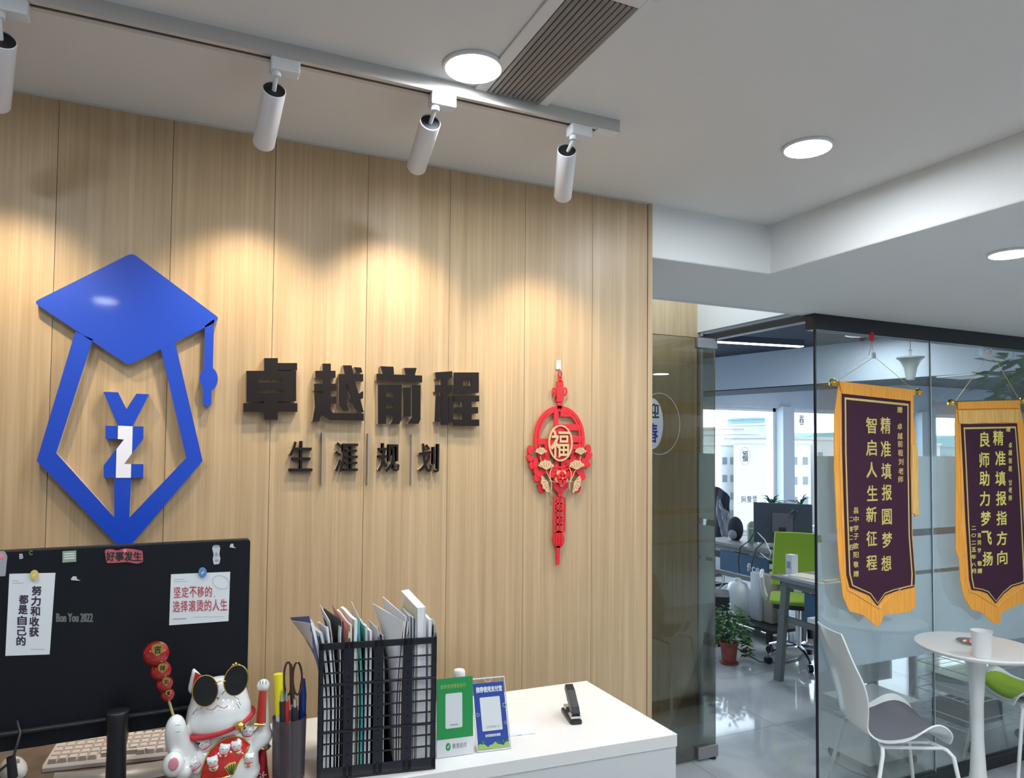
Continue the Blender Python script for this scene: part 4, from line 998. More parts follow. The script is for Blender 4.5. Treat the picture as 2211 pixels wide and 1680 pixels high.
stick('pen', 'white and grey ballpoint pen in the pen cup', 'pen', [('barrel', 0, .9, .0042, .0042, 'paper_grey'), ('button', .9, 1, .002, .002, 'white_plastic')], 612, 1680, 611, 1462, .010, .008, 'pens in the smoky cup')
stick('pen', 'red pen in the middle of the pen cup', 'pen', [('barrel', 0, .88, .0048, .0048, 'pen_red'), ('tip', .88, 1, .003, .0012, 'chrome')], 618, 1680, 619, 1490, -.014, -.012, 'pens in the smoky cup')
stick('pen', 'black pen left of the red pen in the cup', 'pen', [('barrel', 0, .88, .0048, .0048, 'ink'), ('tip', .88, 1, .003, .0012, 'chrome')], 611, 1680, 609, 1492, -.016, -.014, 'pens in the smoky cup')
stick('pen', 'blue pen in the right of the pen cup, partly behind the file holder', 'pen', [('barrel', 0, .85, .0065, .0072, 'pen_blue'), ('cap', .85, 1, .0072, .004, 'pen_blue')], 650, 1680, 654, 1466, .012, .010, 'pens in the smoky cup')
stick('utility_knife', 'black utility knife with silver clip in the pen cup', 'knife', [('handle', 0, .85, .006, .006, 'ink'), ('clip', .45, .95, .0035, .0035, 'chrome')], 635, 1680, 636, 1500, -.014, -.012)
sc_t = thing('scissors', 'dark brown handled scissors standing in the pen cup', 'scissors', tuple(on_y(632, 1680, pq.y)))
for cx_, w_ in ((622, 9), (642, 10)):
    P = [on_y(cx_+w_*math.cos(t), 1465+35*math.sin(t), pq.y) for t in [2*PI*k/24 for k in range(24)]]
    MB().tube(P, .0021, 8, closed=True).build('handle', 'scissor_brown', sc_t, smooth=True)
MB().tube([on_y(628, 1435, pq.y), on_y(631, 1500, pq.y), on_y(633, 1530, pq.y)], [.003, .0045, .0045], 10).build('shank', 'scissor_brown', sc_t, smooth=True)
for dx in (-1.5, 1.5): MB().tube([on_y(632, 1520, pq.y+dx*.001), on_y(632+dx*2, 1675, pq.y+dx*.001)], [.0035, .001], 6).build('blade', 'chrome', sc_t)

# ------------------------------------------------------------------ black file holder and the papers in it
FR, FL = on_z(940, 1661, DZ), on_z(683, 1689, DZ)
BW = (FR-FL).length; BU = (FR-FL).normalized(); BV = Vector((-BU.y, BU.x, 0)); BH = on_y(943, 1375, FR.y).z-DZ; BD = .17
bw = math.atan2(BU.y, BU.x)
fh = thing('file_holder', 'black plastic lattice file holder with four bays', 'file holder', (FL.x, FL.y, DZ), bw)
fb = plane((0, 0, 0), (1, 0, 0), (0, 0, 1), (0, -1, 0))        # local: x width, z up, outwards -y
th = .0028
bay = BW/4
for k in range(4):
    g = MB(); x0, x1 = k*bay+.0006, (k+1)*bay-.0006; fw_ = .009
    z0, z1 = .004, BH
    g.bx(x0, x0+fw_, 0, th, z0, z1); g.bx(x1-fw_, x1, 0, th, z0, z1)
    g.bx(x0, x1, 0, th, z0, z0+.020); g.bx(x0, x1, 0, th, z1-.013, z1)
    nrow = 10; hz = (z1-.013-z0-.020)
    for r_ in range(1, nrow): zc = z0+.020+hz*r_/nrow; hh = .0017 if r_ not in (3, 7) else .0026; g.bx(x0+fw_, x1-fw_, 0, th, zc-hh, zc+hh)
    g.build('front_lattice', 'basket_black', fh, local=True, bevel=.0008)
for r_ in (3, 7): MB().bx(.001, BW-.001, -.0025, 0, .024+(BH-.037)*r_/10-.002, .024+(BH-.037)*r_/10+.002).build('cross_rib', 'basket_black', fh, local=True, bevel=.0008)
for k in range(5):
    g = MB(); x = min(max(k*bay, th/2), BW-th/2); zt_ = BH
    for j in range(7): y = th+(BD-th)*j/6; zt2 = zt_ + (.010*math.sin(PI*min(1, j/2)) if j < 3 else 0) - (.0 if j < 3 else .03*(j-2)/4); g.bx(x-th/2, x+th/2, max(0, y-.003), min(BD, y+.003), 0, zt2)
    for j in range(11): zc = .004+(BH-.05)*j/10; g.bx(x-th/2, x+th/2, 0, BD, zc-.0022, zc+.0022)
    g.build('side_panel' if k in (0, 4) else 'divider', 'basket_black', fh, local=True)
    pp = [(0, BH-.002), (BD*.36, BH-.002), (BD*.34, BH+.008), (BD*.26, BH+.014), (BD*.12, BH+.014), (BD*.05, BH+.006)]
    MB().prism(pp, x-th/2-.0003, x+th/2+.0003, lambda u, v, w: (w, u, v)).build('divider_lug', 'basket_black', fh, local=True)
MB().bx(0, BW, BD-th, BD, 0, BH*.86).build('back_panel', 'basket_black', fh, local=True)
MB().bx(0, BW, 0, BD, 0, .004).build('base', 'basket_black', fh, local=True)
def sheet(lab, x, tf, tb, mt_, thk=.0012, dep=.15, front=.008, name='document', cat_='document', group='papers in the file holder', wave=0, edges=0):
    """x: foot across the holder; tf, tb: photo pixels of the upper corner nearest to us and of the far one"""
    base = Vector((FL.x, FL.y, DZ+.0045)); t = thing(name, lab, cat_, tuple(base+BU*x+BV*front), bw, group)
    def cor(p, v):
        r = ray(*p); n = BV; o = base+BV*(front+v); q = CAM+r*((o-CAM).dot(n)/r.dot(n)); d = q-base; return d.dot(BU)-x, d.z
    (xf, zf), (xb, zb2) = cor(tf, 0), cor(tb, dep)
    def P(u, v):
        z = (zf*(1-u)+zb2*u)*v; k = max(0, (z-.45*BH)/(.30-.45*BH)) if z > .45*BH else 0; k = min(1.3, k)**1.7/ (max(1e-6, min(1.3, ((zf*(1-u)+zb2*u)-.45*BH)/(.30-.45*BH)))**1.7)
        return ((xf*(1-u)+xb*u)*k+wave*math.sin(u*6+v*3)*k, dep*u, z)
    MB().grid(P, 5, 12, thk).build('leaves' if thk > .002 else 'sheet', mt_, t, local=True, smooth=True, angle=50)
    for e_ in range(edges): MB().grid(lambda u, v, e_=e_: tuple(Vector(P(u*.001, v))+Vector((-thk*(e_+.5)/edges, -.0004, 0))), 1, 8, .0005).build('edge_line', 'ink_grey', t, local=True)
    return t, P
PF = dict(name='paper_folder', cat_='folder')
sheet('blue folder cover leaning out at the far left of the holder', .0095, (668, 1330), (627, 1333), 'blue_folder', .0012, .155, **PF)
sheet('white papers with a blue edged cover, leftmost in the holder', .0165, (676, 1344), (634, 1338), 'paper', .005, .15, wave=.001, **PF)
sheet('crumpled clear pocket with papers, next to the leftmost white papers', .0235, (696, 1366), (664, 1332), 'paper_grey', .005, wave=.0025)
sheet('white stapled papers in the left bay', .031, (709, 1354), (688, 1342), 'paper', .004, wave=.001)
t, P = sheet('grey printed card with a black rectangle, standing in the left bay', .036, (713, 1342), (692, 1306), 'paper_grey', .0018, dep=.12)
MB().grid(lambda u, v: tuple(Vector(P(.45+.4*u, .86+.09*v-.02*u))+Vector((-.0024, 0, 0))), 3, 3, .0006).build('black_rectangle', 'ink', t, local=True)
sheet('white notes in front of the black edged folder', .042, (737, 1354), (716, 1332), 'paper', .0015)
sheet('black edged folder with a clip in the left bay', .047, (742, 1343), (700, 1313), 'ink', .0025, **PF)
sheet('pink cornered sheet rising behind the black folder', .0495, (738, 1334), (717, 1303), 'pink', .0007, .155)
sheet('cream papers beside the black folder', .054, (756, 1366), (734, 1322), 'paper_cream', .003, wave=.001)
sheet('cream envelope between the first and second bay', .0625, (760, 1350), (730, 1315), 'paper_cream', .0035, wave=.001)
sheet('stack of white papers with curled corners in the second bay', .071, (772, 1338), (740, 1309), 'paper', .006, wave=.0015)
sheet('thin cream sheet with a pointed corner in the second bay', .0735, (777, 1336), (759, 1299), 'paper_cream', .0007)
sheet('pale green plastic folder in the second bay', .079, (765, 1338), (753, 1330), 'green_bin', .003, **PF)
sheet('teal plastic folder in the second bay', .086, (775, 1336), (768, 1328), 'teal_folder', .0045, **PF)
sheet('grey clear pocket in the second bay', .093, (793, 1352), (776, 1334), 'paper_grey', .004, wave=.0015)
sheet('white papers in a clear pocket at the right of the second bay', .101, (803, 1362), (786, 1345), 'paper', .004, wave=.001)
sheet('grey sheet tucked low in the third bay', .121, (817, 1358), (797, 1338), 'paper_grey', .0015)
sheet('bent white sheet in the third bay', .127, (827, 1372), (812, 1352), 'paper', .0012, wave=.002)
sheet('tall printed white sheet in the third bay', .150, (872, 1342), (806, 1303), 'paper', .001, .16)
sheet('tall white sheet behind the printed one', .155, (878, 1332), (827, 1288), 'paper', .0015, .16)
sheet('brown edged papers in the third bay', .1605, (875, 1344), (858, 1328), 'paper_cream', .003)
sheet('grey pocket at the right of the third bay', .1655, (883, 1342), (866, 1322), 'paper_grey', .003)
for k, x_ in enumerate((.1785, .183, .1875)):
    sheet('upright clear pocket in the right bay, %s from its left' % ('first', 'second', 'third')[k], x_, (886+k*7, 1330+k*3), (868+k*6, 1308+k*3), 'paper_grey', .003, .15, edges=2)
sheet('cream sheet at the left side of the tallest stack', .1905, (900, 1313), (867, 1277), 'paper_cream', .0008)
sheet('tall thick stack of clear pockets with dark edges, highest in the holder', .209, (919, 1311), (882, 1272), 'paper', .017, .15, edges=6)
sheet('short white papers at the right end of the holder', .2195, (932, 1338), (921, 1326), 'paper', .006)
sheet('thin grey sheet at the far right end of the holder', .2245, (939, 1346), (932, 1334), 'paper_grey', .001)

# ------------------------------------------------------------------ payment cards, bottle, tissue pack, stapler
def uprightcard(t, pts, z0, y):  # px corners bl, br, tr, tl in a vertical leaning plane
    pass
def card_frame(bl, br, tl, lean=.02):
    A, B = on_z(*bl, DZ+.001), on_z(*br, DZ+.001); U = B-A; n = Vector((-U.y, U.x, 0)).normalized()
    # top left on a plane leaning back from the base line
    nn = (n+Vector((0, 0, -lean))).normalized() if 0 else n*math.cos(lean)-Vector((0, 0, 1))*math.sin(lean)
    r = ray(*tl); T = CAM+r*((A-CAM).dot(nn)/r.dot(nn)); return A, U, T-A, -nn
cfA = card_frame((943, 1638), (1022, 1627), (943, 1467), .15)
gcd = thing('payment_card', 'green and white payment card leaning beside the file holder', 'card', tuple(cfA[0]))
def cf(F4): A, U, V, N = F4; return lambda u, v, w=0: A+U*u+V*v+N*w
g_ = cf(cfA)
rr = lambda a, b, c_, d: [(a, b), (c_, b), (c_, d), (a, d)]
MB().prism(rr(0, 0, 1, .995), -.003, 0, g_).build('acrylic_plate', 'card_white', gcd)
MB().prism(rr(0, .225, 1, 1), 0, .0004, g_).build('green_print', 'green_card', gcd)
MB().prism([(u, v) for u, v in rounded(rr(.235, .355, .70, .80), .03)], .0004, .0008, g_).build('white_panel', 'card_white', gcd)
m = MB(); put(m, '推荐使用微信支付', g_, .10, .865, .70, .055, .0004, .0006, .001); m.build('heading', 'lime', gcd)
m = MB(); put(m, '微信支付', g_, .42, .095, .40, .065, 0, .0003, .001); m.build('caption', 'ink_grey', gcd)
m = MB().prism(ell(.31, .125, .068, .05, 20), 0, .0004, g_); m.build('badge', 'green_card', gcd)
m = MB().prism([(.275, .125), (.30, .105), (.35, .145), (.34, .155), (.30, .125), (.285, .135)], .0004, .0008, g_); m.build('tick', 'card_white', gcd)
MB().prism(rr(.36, .39, .58, .405), .0008, .001, g_).build('panel_caption', 'ink_grey', gcd)
cfB = card_frame((1030, 1625), (1104, 1616), (1016, 1466), .17)
bc_ = thing('payment_card', 'blue payment card in a clear stand, right of the green card', 'card', tuple(cfB[0]))
h_ = cf(cfB)
MB().prism(rr(0, 0, 1, 1), -.004, -.0012, h_).build('clear_holder', 'clear_plastic', bc_)
MB().prism(rr(.05, .03, .95, .925), -.001, 0, h_).build('blue_print', 'blue_card', bc_)
for a, b, c_, d in ((0, 0, 1, .02), (0, .985, 1, 1), (0, 0, .02, 1), (.98, 0, 1, 1)): MB().prism(rr(a, b, c_, d), -.002, .001, h_).build('holder_edge', 'card_white', bc_)
MB().tube([h_(.5+.11*math.cos(t), .985-.045*math.sin(t), .0008) for t in [PI*k/8 for k in range(9)]], .0005, 6).build('thumb_notch', 'card_white', bc_)
m = MB(); put(m, '推荐使用支付宝', h_, .13, .80, .76, .075, .0, .0005, .004); m.build('heading', 'card_white', bc_)
MB().prism(rounded(rr(.21, .27, .80, .73), .02), 0, .0006, h_).build('white_panel', 'card_white', bc_)
m = MB(); put(m, '打开支付宝扫一扫', h_, .33, .305, .38, .035, .0006, .0008); m.build('panel_caption', 'ink_grey', bc_)
m = MB(); put(m, '支付就用支付宝啦', h_, .28, .19, .44, .035, 0, .0004, .002); m.build('caption', 'card_white', bc_)
hl = [(.05, .03)] + [(.05+.9*k/16, .085+.022*math.sin(k*.9)+.012*math.sin(k*2.3)) for k in range(17)] + [(.95, .03)]
MB().prism(hl, 0, .0004, h_).build('green_hill', 'lime', bc_)
for x_, y_, r_ in ((.20, .125, .045), (.78, .12, .04), (.90, .13, .035), (.63, .11, .03)):
    MB().prism(ell(x_, y_, r_, r_*.55, 14), .0004, .0007, h_).build('printed_tree', 'leaf_mid', bc_)
for x_, y_, r_ in ((.915, .60, .055), (.12, .50, .045), (.90, .36, .04)):
    MB().ring(ell(x_, y_, r_, r_*.6, 18), ell(x_, y_, r_*.62, r_*.37, 18), 0, .0005, h_).build('printed_coin', 'green_bin', bc_)
bq = on_z(990, 1590, DZ); bz = on_y(990, 1446, bq.y).z-DZ
bo = thing('bottle', 'white capped bottle standing behind the green payment card', 'bottle', (bq.x, bq.y, DZ))
MB().lathe([(0, 0), (.022, 0), (.0235, .004), (.0235, bz-.05), (.020, bz-.038), (.0115, bz-.03), (.0115, bz-.024)], n=24).build('body', 'card_white', bo, local=True, smooth=True)
MB().lathe([(.0128, bz-.03), (.0132, bz-.012), (.0130, bz-.003), (.011, bz), (0, bz)], n=28).build('cap', 'white_plastic', bo, local=True, smooth=True)
tq = on_z(1120, 1580, DZ)
tp = thing('tissue_pack', 'crumpled white tissue packet lying behind the blue card', 'tissue', tuple(tq), -.12)
def tis(u, v):
    x = -.045+.085*u; y = -.022+.05*v; e = math.sin(PI*min(max(v, 0), 1))**.4*math.sin(PI*min(1, u*.95+.03))**.3
    return (x+.002*math.sin(v*19)*(u > .9), y, .0012+.011*e+.0012*math.sin(u*17+v*9))
MB().grid(tis, 18, 12, 0).build('packet', 'paper', tp, local=True, smooth=True)
MB().bx(-.045, .034, -.022, .028, 0, .0012).build('underside', 'paper', tp, local=True)
# stapler, built along its own axis, pointing away from the front edge
sA, sB = on_z(1247, 1566, DZ), on_z(1220, 1528, DZ); sd = (sB-sA); sl = .088; sa = math.atan2(sd.y, sd.x)
sp_ = thing('stapler', 'black stapler standing open on the white counter', 'stapler', tuple(sA+Vector((0, .006, 0))), sa)
MB().rbx(-.004, sl, -.0145, .0145, 0, .008, .007, n=5).build('base', 'black_metal', sp_, local=True, bevel=.0015)
MB().rbx(.018, .045, -.0085, .0085, .008, .0105, .002).build('anvil_spring', 'ink_grey', sp_, local=True)
MB().rbx(.066, .086, -.009, .009, .008, .017, .004).build('anvil', 'chrome', sp_, local=True, bevel=.001)
for s_ in (-1, 1): MB().bx(.004, .018, s_*.0105-.0008, s_*.0105+.0008, .006, .024).build('side_bracket', 'chrome', sp_, local=True, bevel=.0005)
up = Matrix.Translation((.008, 0, .018)) @ Matrix.Rotation(math.radians(-33), 4, 'Y')
MB().prism([(-.004, -.004), (.074, -.003), (.079, .004), (.077, .014), (.055, .019), (.01, .016), (-.004, .010)], -.0095, .0095, lambda u, v, w: (u, w, v), up).build('arm', 'black_metal', sp_, local=True, bevel=.0015)
up2 = Matrix.Translation((.008, 0, .014)) @ Matrix.Rotation(math.radians(-25), 4, 'Y')
MB().bx(0, .060, -.006, .006, -.004, .002, up2).build('magazine', 'steel_grey', sp_, local=True)
MB().bx(.002, .006, -.012, .012, .012, .017).build('hinge_pin', 'chrome', sp_, local=True)
# ------------------------------------------------------------------ silk banners on the glass
BY = GY-.045
def banner(tf, outer, velvet, inner_k, hdr, texts, rod, label, gold, tassel=None, top_fringe=None):
    X = lambda p: (lambda q: (q.x, q.z))(on_y(*tf(*p), BY))
    A, B = [on_y(*tf(*p), BY) for p in rod]
    t = thing('silk_banner', label, 'banner', (A.x/2+B.x/2, BY, X(outer[len(outer)//2])[1]), 0, 'purple silk banners on the glass')
    wv = lambda u, v, w: (u, w, v)
    MB().prism([X(p) for p in outer], BY-.003, BY, wv).build('fringe', 'fringe', t)
    MB().prism([X(p) for p in velvet], BY-.006, BY-.003, wv).build('velvet_cloth', 'velvet', t)
    cx = sum(X(p)[0] for p in velvet)/len(velvet); cz = sum(X(p)[1] for p in velvet)/len(velvet)
    def ins(p, d): x, z = X(p); return (x+(cx-x)*d*2.2, z+(cz-z)*d*.9)
    MB().ring([ins(p, inner_k) for p in velvet], [ins(p, inner_k+.017) for p in velvet], BY-.0068, BY-.006, wv).build('gold_border', 'banner_gold', t)
    MB().tube([wv(X(p)[0], X(p)[1], BY-.005) for p in outer_mid(outer, velvet)], .0022, 5).build('braid', 'fringe_gold', t)
    MB().prism([X(p) for p in hdr], BY-.012, BY-.006, wv).build('header', 'fringe', t)
    if top_fringe: MB().prism([X(p) for p in top_fringe], BY-.009, BY-.006, wv).build('top_fringe', 'fringe_gold', t)
    if tassel: MB().prism([X(p) for p in tassel], BY-.008, BY-.001, wv).build('side_tassel', 'fringe_gold', t)
    m = MB()
    for s_, x0, xs_, ys, w_, h_, bd in texts:
        for ch, dx, y in zip(s_, xs_, ys):
            a, b = X((x0+dx-w_/2, y+h_/2)), X((x0+dx+w_/2, y-h_/2))
            hh = h_ if ch not in '二一八〇' else h_*(.75)
            b = X((x0+dx+w_/2, y-hh/2)); a = X((x0+dx-w_/2, y+hh/2))
            put(m, ch, wv, a[0], a[1], b[0]-a[0], b[1]-a[1], BY-.0062, BY-.0072, bd)
    m.build('lettering', gold, t)
    MB().cyl(A, B, .009, n=14).build('rod', 'gold', t, smooth=True)
    for P_, d in ((A, (A-B).normalized()), (B, (B-A).normalized())):
        aa = d.orthogonal().normalized(); Mx = Matrix((aa, d.cross(aa), d)).transposed().to_4x4(); Mx.translation = P_
        MB().lathe([(.009, -.006), (.016, -.002), (.019, .004), (.019, .010), (.013, .016), (.006, .019), (0, .024)], n=16, M=Mx).build('finial', 'gold', t, smooth=True)
    return t, A, B
def outer_mid(o, v):
    n = len(v); res = []
    for p in v[2:]+[v[0]]:
        q = min(o, key=lambda r: (r[0]-p[0])**2+(r[1]-p[1])**2); res.append((p[0]+(q[0]-p[0])*.32, p[1]+(q[1]-p[1])*.32))
    return res
t1 = lambda x, y: (1760+x/2.946, 800+y/2.946)
V1 = [(165, 145), (600, 190), (600, 600), (608, 1050), (628, 1300), (625, 1375), (500, 1405), (440, 1428), (390, 1495), (340, 1430), (280, 1405), (215, 1378), (195, 1300), (180, 900), (168, 500)]
O1 = [(148, 72), (622, 128), (622, 300), (640, 480), (625, 700), (612, 1000), (632, 1340), (637, 1500), (600, 1536), (435, 1553), (418, 1600), (390, 1632), (350, 1595), (300, 1555), (215, 1530), (175, 1440), (150, 1250), (135, 1000), (118, 620), (120, 280)]
R7 = [0]*8
b1 = banner(t1, O1, V1, .03, [(140, 70), (625, 125), (603, 196), (163, 148)],
   [('精准填报圆梦想', 440, [0, 2, 5, 8, 8, 10, 5], [350, 500, 640, 775, 930, 1078, 1225], 60, 100, .0012), ('智启人生新征程', 350, [0, 0, 2, 6, 0, 2, 2], [350, 492, 632, 780, 915, 1068, 1222], 64, 98, .0012),
    ('赠', 530, [0], [250], 30, 36, .0006), ('卓越前程刘老师', 530, [0, 2, 3, 5, 8, 8, 6], [357, 417, 467, 524, 580, 640, 692], 30, 40, .0005), ('县中学子欧阳敬赠', 252, R7, [890, 945, 1003, 1055, 1115, 1172, 1232, 1292], 32, 40, .0005), ('二零二四', 222, R7, [945, 1010, 1062, 1125], 20, 36, .0004)],
   [(118, 78), (650, 138)], 'tall purple silk banner with gold characters and orange fringe, left of two', 'banner_gold', tassel=[(606, 470), (645, 490), (650, 925), (640, 915), (632, 930), (622, 905), (612, 912)])
t2 = lambda x, y: (2020+x/3.168, 840+y/3.168)
V2 = [(168, 240), (550, 235), (580, 600), (600, 1000), (614, 1300), (610, 1325), (520, 1352), (460, 1400), (405, 1465), (350, 1398), (300, 1380), (240, 1372), (225, 1300), (200, 900), (182, 500)]
O2 = [(140, 90), (565, 80), (600, 250), (632, 600), (645, 1000), (655, 1300), (650, 1430), (605, 1460), (500, 1500), (445, 1535), (437, 1600), (402, 1610), (350, 1562), (310, 1527), (240, 1505), (190, 1420), (165, 1300), (158, 1160), (135, 1100), (135, 560), (130, 240)]
b2 = banner(t2, O2, V2, .03, [(138, 90), (560, 78), (565, 130), (140, 138)],
   [('精准填报指方向', 435, [-15, 0, 0, 5, 8, 10, 12], [335, 475, 612, 747, 882, 1020, 1152], 66, 98, .0014), ('良师助力梦飞扬', 333, [-5, -8, -8, -5, 2, 8, 15], [345, 485, 612, 750, 885, 1018, 1160], 64, 100, .0014),
    ('赠', 488, [0], [275], 26, 34, .0006), ('卓越前程', 502, [0, 0, 0, 0], [385, 435, 490, 545], 22, 38, .0005), ('甘老师', 502, [0, 0, 0], [640, 690, 745], 22, 38, .0005),
    ('二〇二五年八月', 252, R7, [950, 1000, 1050, 1097, 1147, 1200, 1245], 30, 34, .0006), ('高同学', 290, R7, [1000, 1050, 1103], 22, 34, .0004), ('敬赠', 293, R7, [1192, 1243], 30, 36, .0005)],
   [(112, 95), (590, 80)], 'tall purple silk banner with yellow characters and a fringed header, right of two', 'banner_gold2', top_fringe=[(145, 148), (562, 140), (560, 225), (520, 232), (450, 226), (380, 236), (300, 230), (230, 240), (152, 236)])
for bb, (xa, ya), lab in ((b1, (1888, 800), 'left'), (b2, (2140, 790), 'right')):
    o = on_y(xa, ya-30, GY-.012); o.z = min(o.z, SZ-.09); t = bb[0]
    MB().tube([bb[1]+Vector((.03, .0, .012)), o+Vector((0, 0, .0)), bb[2]+Vector((-.03, 0, .012))], .0013, 6).build('cord', 'banner_gold', t)
    MB().prism([(o.x-.012, o.z-.01), (o.x+.012, o.z-.01), (o.x+.012, o.z+.02), (o.x-.012, o.z+.02)], GY-.0105, GY-.0045, fy).build('suction_hook', 'clear_plastic', t)
# marks on the glass
q = on_y(2126, 752, GY-.006); tg = thing('glass_tag', 'small white tag stuck high on the glass above the right banner', 'sticker', tuple(q))
MB().prism([(q.x-.019, q.z-.035), (q.x+.019, q.z-.035), (q.x+.019, q.z+.035), (q.x-.019, q.z+.035)], GY-.006, GY-.0045, fy).build('tag', 'card_white', tg)
MB().ring(ell(q.x, q.z-.004, .009, .012, 14), ell(q.x, q.z-.004, .006, .008, 14), GY-.0066, GY-.006, fy).build('print', 'ink_grey', tg)
q = on_y(1882, 726, GY-.022); rk = thing('red_charm', 'small red knotted charm hanging at the glass head rail above the left banner', 'charm', (q.x, q.y, q.z-.05))
MB().ball((q.x, q.y, q.z), (.018, .006, .026), 14).build('charm_body', 'red_felt', rk, smooth=True)
for s_ in (-1, 1): MB().tube([(q.x, q.y, q.z-.02), (q.x+s_*.006, q.y, q.z-.06), (q.x+s_*.022, q.y, q.z-.095)], .0012, 5).build('thread', 'ornament_gold', rk)
MB().tube([(q.x, q.y, q.z+.024), (q.x, q.y, SZ-.078)], .0008, 5).build('loop', 'red_felt', rk)
q = on_y(1424, 915, LY-.006); sk = thing('door_sticker', 'round topped white sticker with dark characters on the open glass door', 'sticker', (q.x, LY-.006, q.z-.12))
MB().ring(ell(q.x, q.z, .135, .165, 36), ell(q.x, q.z, .132, .162, 36), LY-.0062, LY-.0055, fy).build('outline', 'ink_grey', sk)
MB().prism(ell(q.x-.045, q.z, .068, .135, 28), LY-.0062, LY-.0055, fy).build('oval', 'ink_grey', sk, label='pale grey oval')
m = MB(); put(m, '迎', fy, q.x-.075, q.z+.03, .07, .075, LY-.0062, LY-.0068, .002); m.build('upper_character', 'ink', sk)
m = MB(); put(m, '春', fy, q.x-.068, q.z-.10, .055, .10, LY-.0062, LY-.0068, .002); m.build('lower_character', 'pen_blue', sk)

# ------------------------------------------------------------------ chairs and round table in front of the glass
def shell_chair(loc, rz, cushion, label, group='white shell chairs at the round table'):
    t = thing('shell_chair', label, 'chair', loc, rz, group)
    prof = [(.235, .418, .150), (.225, .440, .185), (.15, .447, .205), (.05, .442, .215), (-.05, .436, .210), (-.13, .438, .180), (-.185, .470, .150), (-.208, .54, .165), (-.226, .62, .195), (-.247, .69, .200), (-.272, .77, .185), (-.30, .875, .160)]
    def pr(v):
        f = v*(len(prof)-1); i = min(int(f), len(prof)-2); a = f-i
        p0, p1, p2, p3 = prof[max(i-1, 0)], prof[i], prof[i+1], prof[min(i+2, len(prof)-1)]
        return [.5*((2*p1[k])+(-p0[k]+p2[k])*a+(2*p0[k]-5*p1[k]+4*p2[k]-p3[k])*a*a+(-p0[k]+3*p1[k]-3*p2[k]+p3[k])*a**3) for k in range(3)]
    def P(u, v):
        x, z, w = pr(v); s_ = 2*u-1; x = x*.74 if x > 0 else x; w *= .93; z = z*1.0+(.03*(v-.6) if v > .6 else 0)
        lift = .075*abs(s_)**2.6*math.exp(-((v-.2)/.13)**2) if v < .55 else 0
        cup_ = .035*s_*s_*max(0, min(1, (v-.45)/.2))*(1-max(0, v-.8)*3)
        return (x+cup_, s_*w, z+lift+.004*s_*s_)
    MB().grid(lambda v, u: P(u, v), 44, 18, .007).build('shell', 'shell_white', t, local=True, smooth=True, angle=60)
    def Q(u, v):
        x, y, z = P(.07+.86*u, .045+.42*v); e = min(1, 8*min(u, 1-u, v, 1-v)); return (x-.004*(v > .9), y, z+.004+.014*e**.5)
    MB().grid(lambda v, u: Q(u, v), 16, 12, .004).build('cushion', cushion, t, local=True, smooth=True, angle=60)
    g = MB()
    for s_ in (-1, 1):
        leg = MB().tube([(.12, s_*.10, .418), (.15, s_*.165, .414), (.165, s_*.185, .395), (.225, s_*.235, .006)], .0085, 10); leg.build('leg', 'frame_white', t, local=True, smooth=True)
        leg = MB().tube([(-.10, s_*.10, .418), (-.12, s_*.165, .414), (-.13, s_*.185, .395), (-.22, s_*.235, .006)], .0085, 10); leg.build('leg', 'frame_white', t, local=True, smooth=True)
        MB().tube([(.14, s_*.15, .416), (-.11, s_*.15, .416)], .007, 8).build('side_rail', 'frame_white', t, local=True, smooth=True)
    MB().bx(-.10, .12, -.10, .10, .414, .424).build('mount_plate', 'frame_white', t, local=True)
    return t
q = on_z(1912, 1562, .45); shell_chair((q.x, q.y-.03, 0), math.radians(-26), 'seat_grey', 'white shell chair with a dark grey seat pad, its back turned to us')
q = on_z(2232, 1492, .46); shell_chair((q.x, q.y, 0), math.radians(150), 'seat_green', 'white shell chair with a lime green seat pad at the right edge')
tb = thing('round_table', 'round white pedestal table with a tulip base', 'table', (3.40, 2.165, 0))
MB().lathe([(0, .742), (.20, .742), (.245, .750), (.257, .762), (.257, .767), (.252, .770), (0, .770)], n=64).build('table_top', 'counter_white', tb, local=True, smooth=True, angle=30)
MB().lathe([(0, .002), (.20, .002), (.205, .006), (.15, .016), (.08, .04), (.048, .09), (.034, .18), (.026, .34), (.027, .5), (.036, .66), (.048, .742)], n=40).build('pedestal', 'shell_white', tb, local=True, smooth=True, angle=60)
TZt = .770
q = on_z(2120, 1419, TZt); cc_ = thing('white_cup', 'plain white paper cup on the round table', 'cup', (q.x, q.y, TZt))
MB().lathe([(.034, .0), (.036, .002), (.042, .115), (.0435, .117), (.0405, .117), (.0345, .004), (0, .004)], n=36).build('wall', 'white_plastic', cc_, local=True, smooth=True)
q = on_z(2096, 1390, TZt); dc = thing('snack_dish', 'small clear dish behind the white cup', 'dish', (q.x, q.y, TZt))
MB().lathe([(0, .001), (.035, .001), (.062, .013), (.060, .014), (.034, .003), (0, .003)], n=30).build('dish', 'clear_plastic', dc, local=True, smooth=True)
for k in range(6):
    a = PI+.9*k-2.2; r_ = .012+.005*(k % 3)+.004*k; mt_ = ('pink', 'orange', 'paper_cream')[k % 3]
    one(MB().ball((q.x+r_*math.cos(a), q.y+r_*math.sin(a), TZt+.012), (.010, .006, .006), 10, rot=Matrix.Rotation(a, 3, 'Z')), 'wrapped_sweet', mt_, ('pink', 'orange', 'cream')[k % 3]+' wrapped sweet in the clear dish, the '+('nearer' if k < 3 else 'farther')+' one of its colour', 'sweet', 'sweets in the dish', smooth=True)

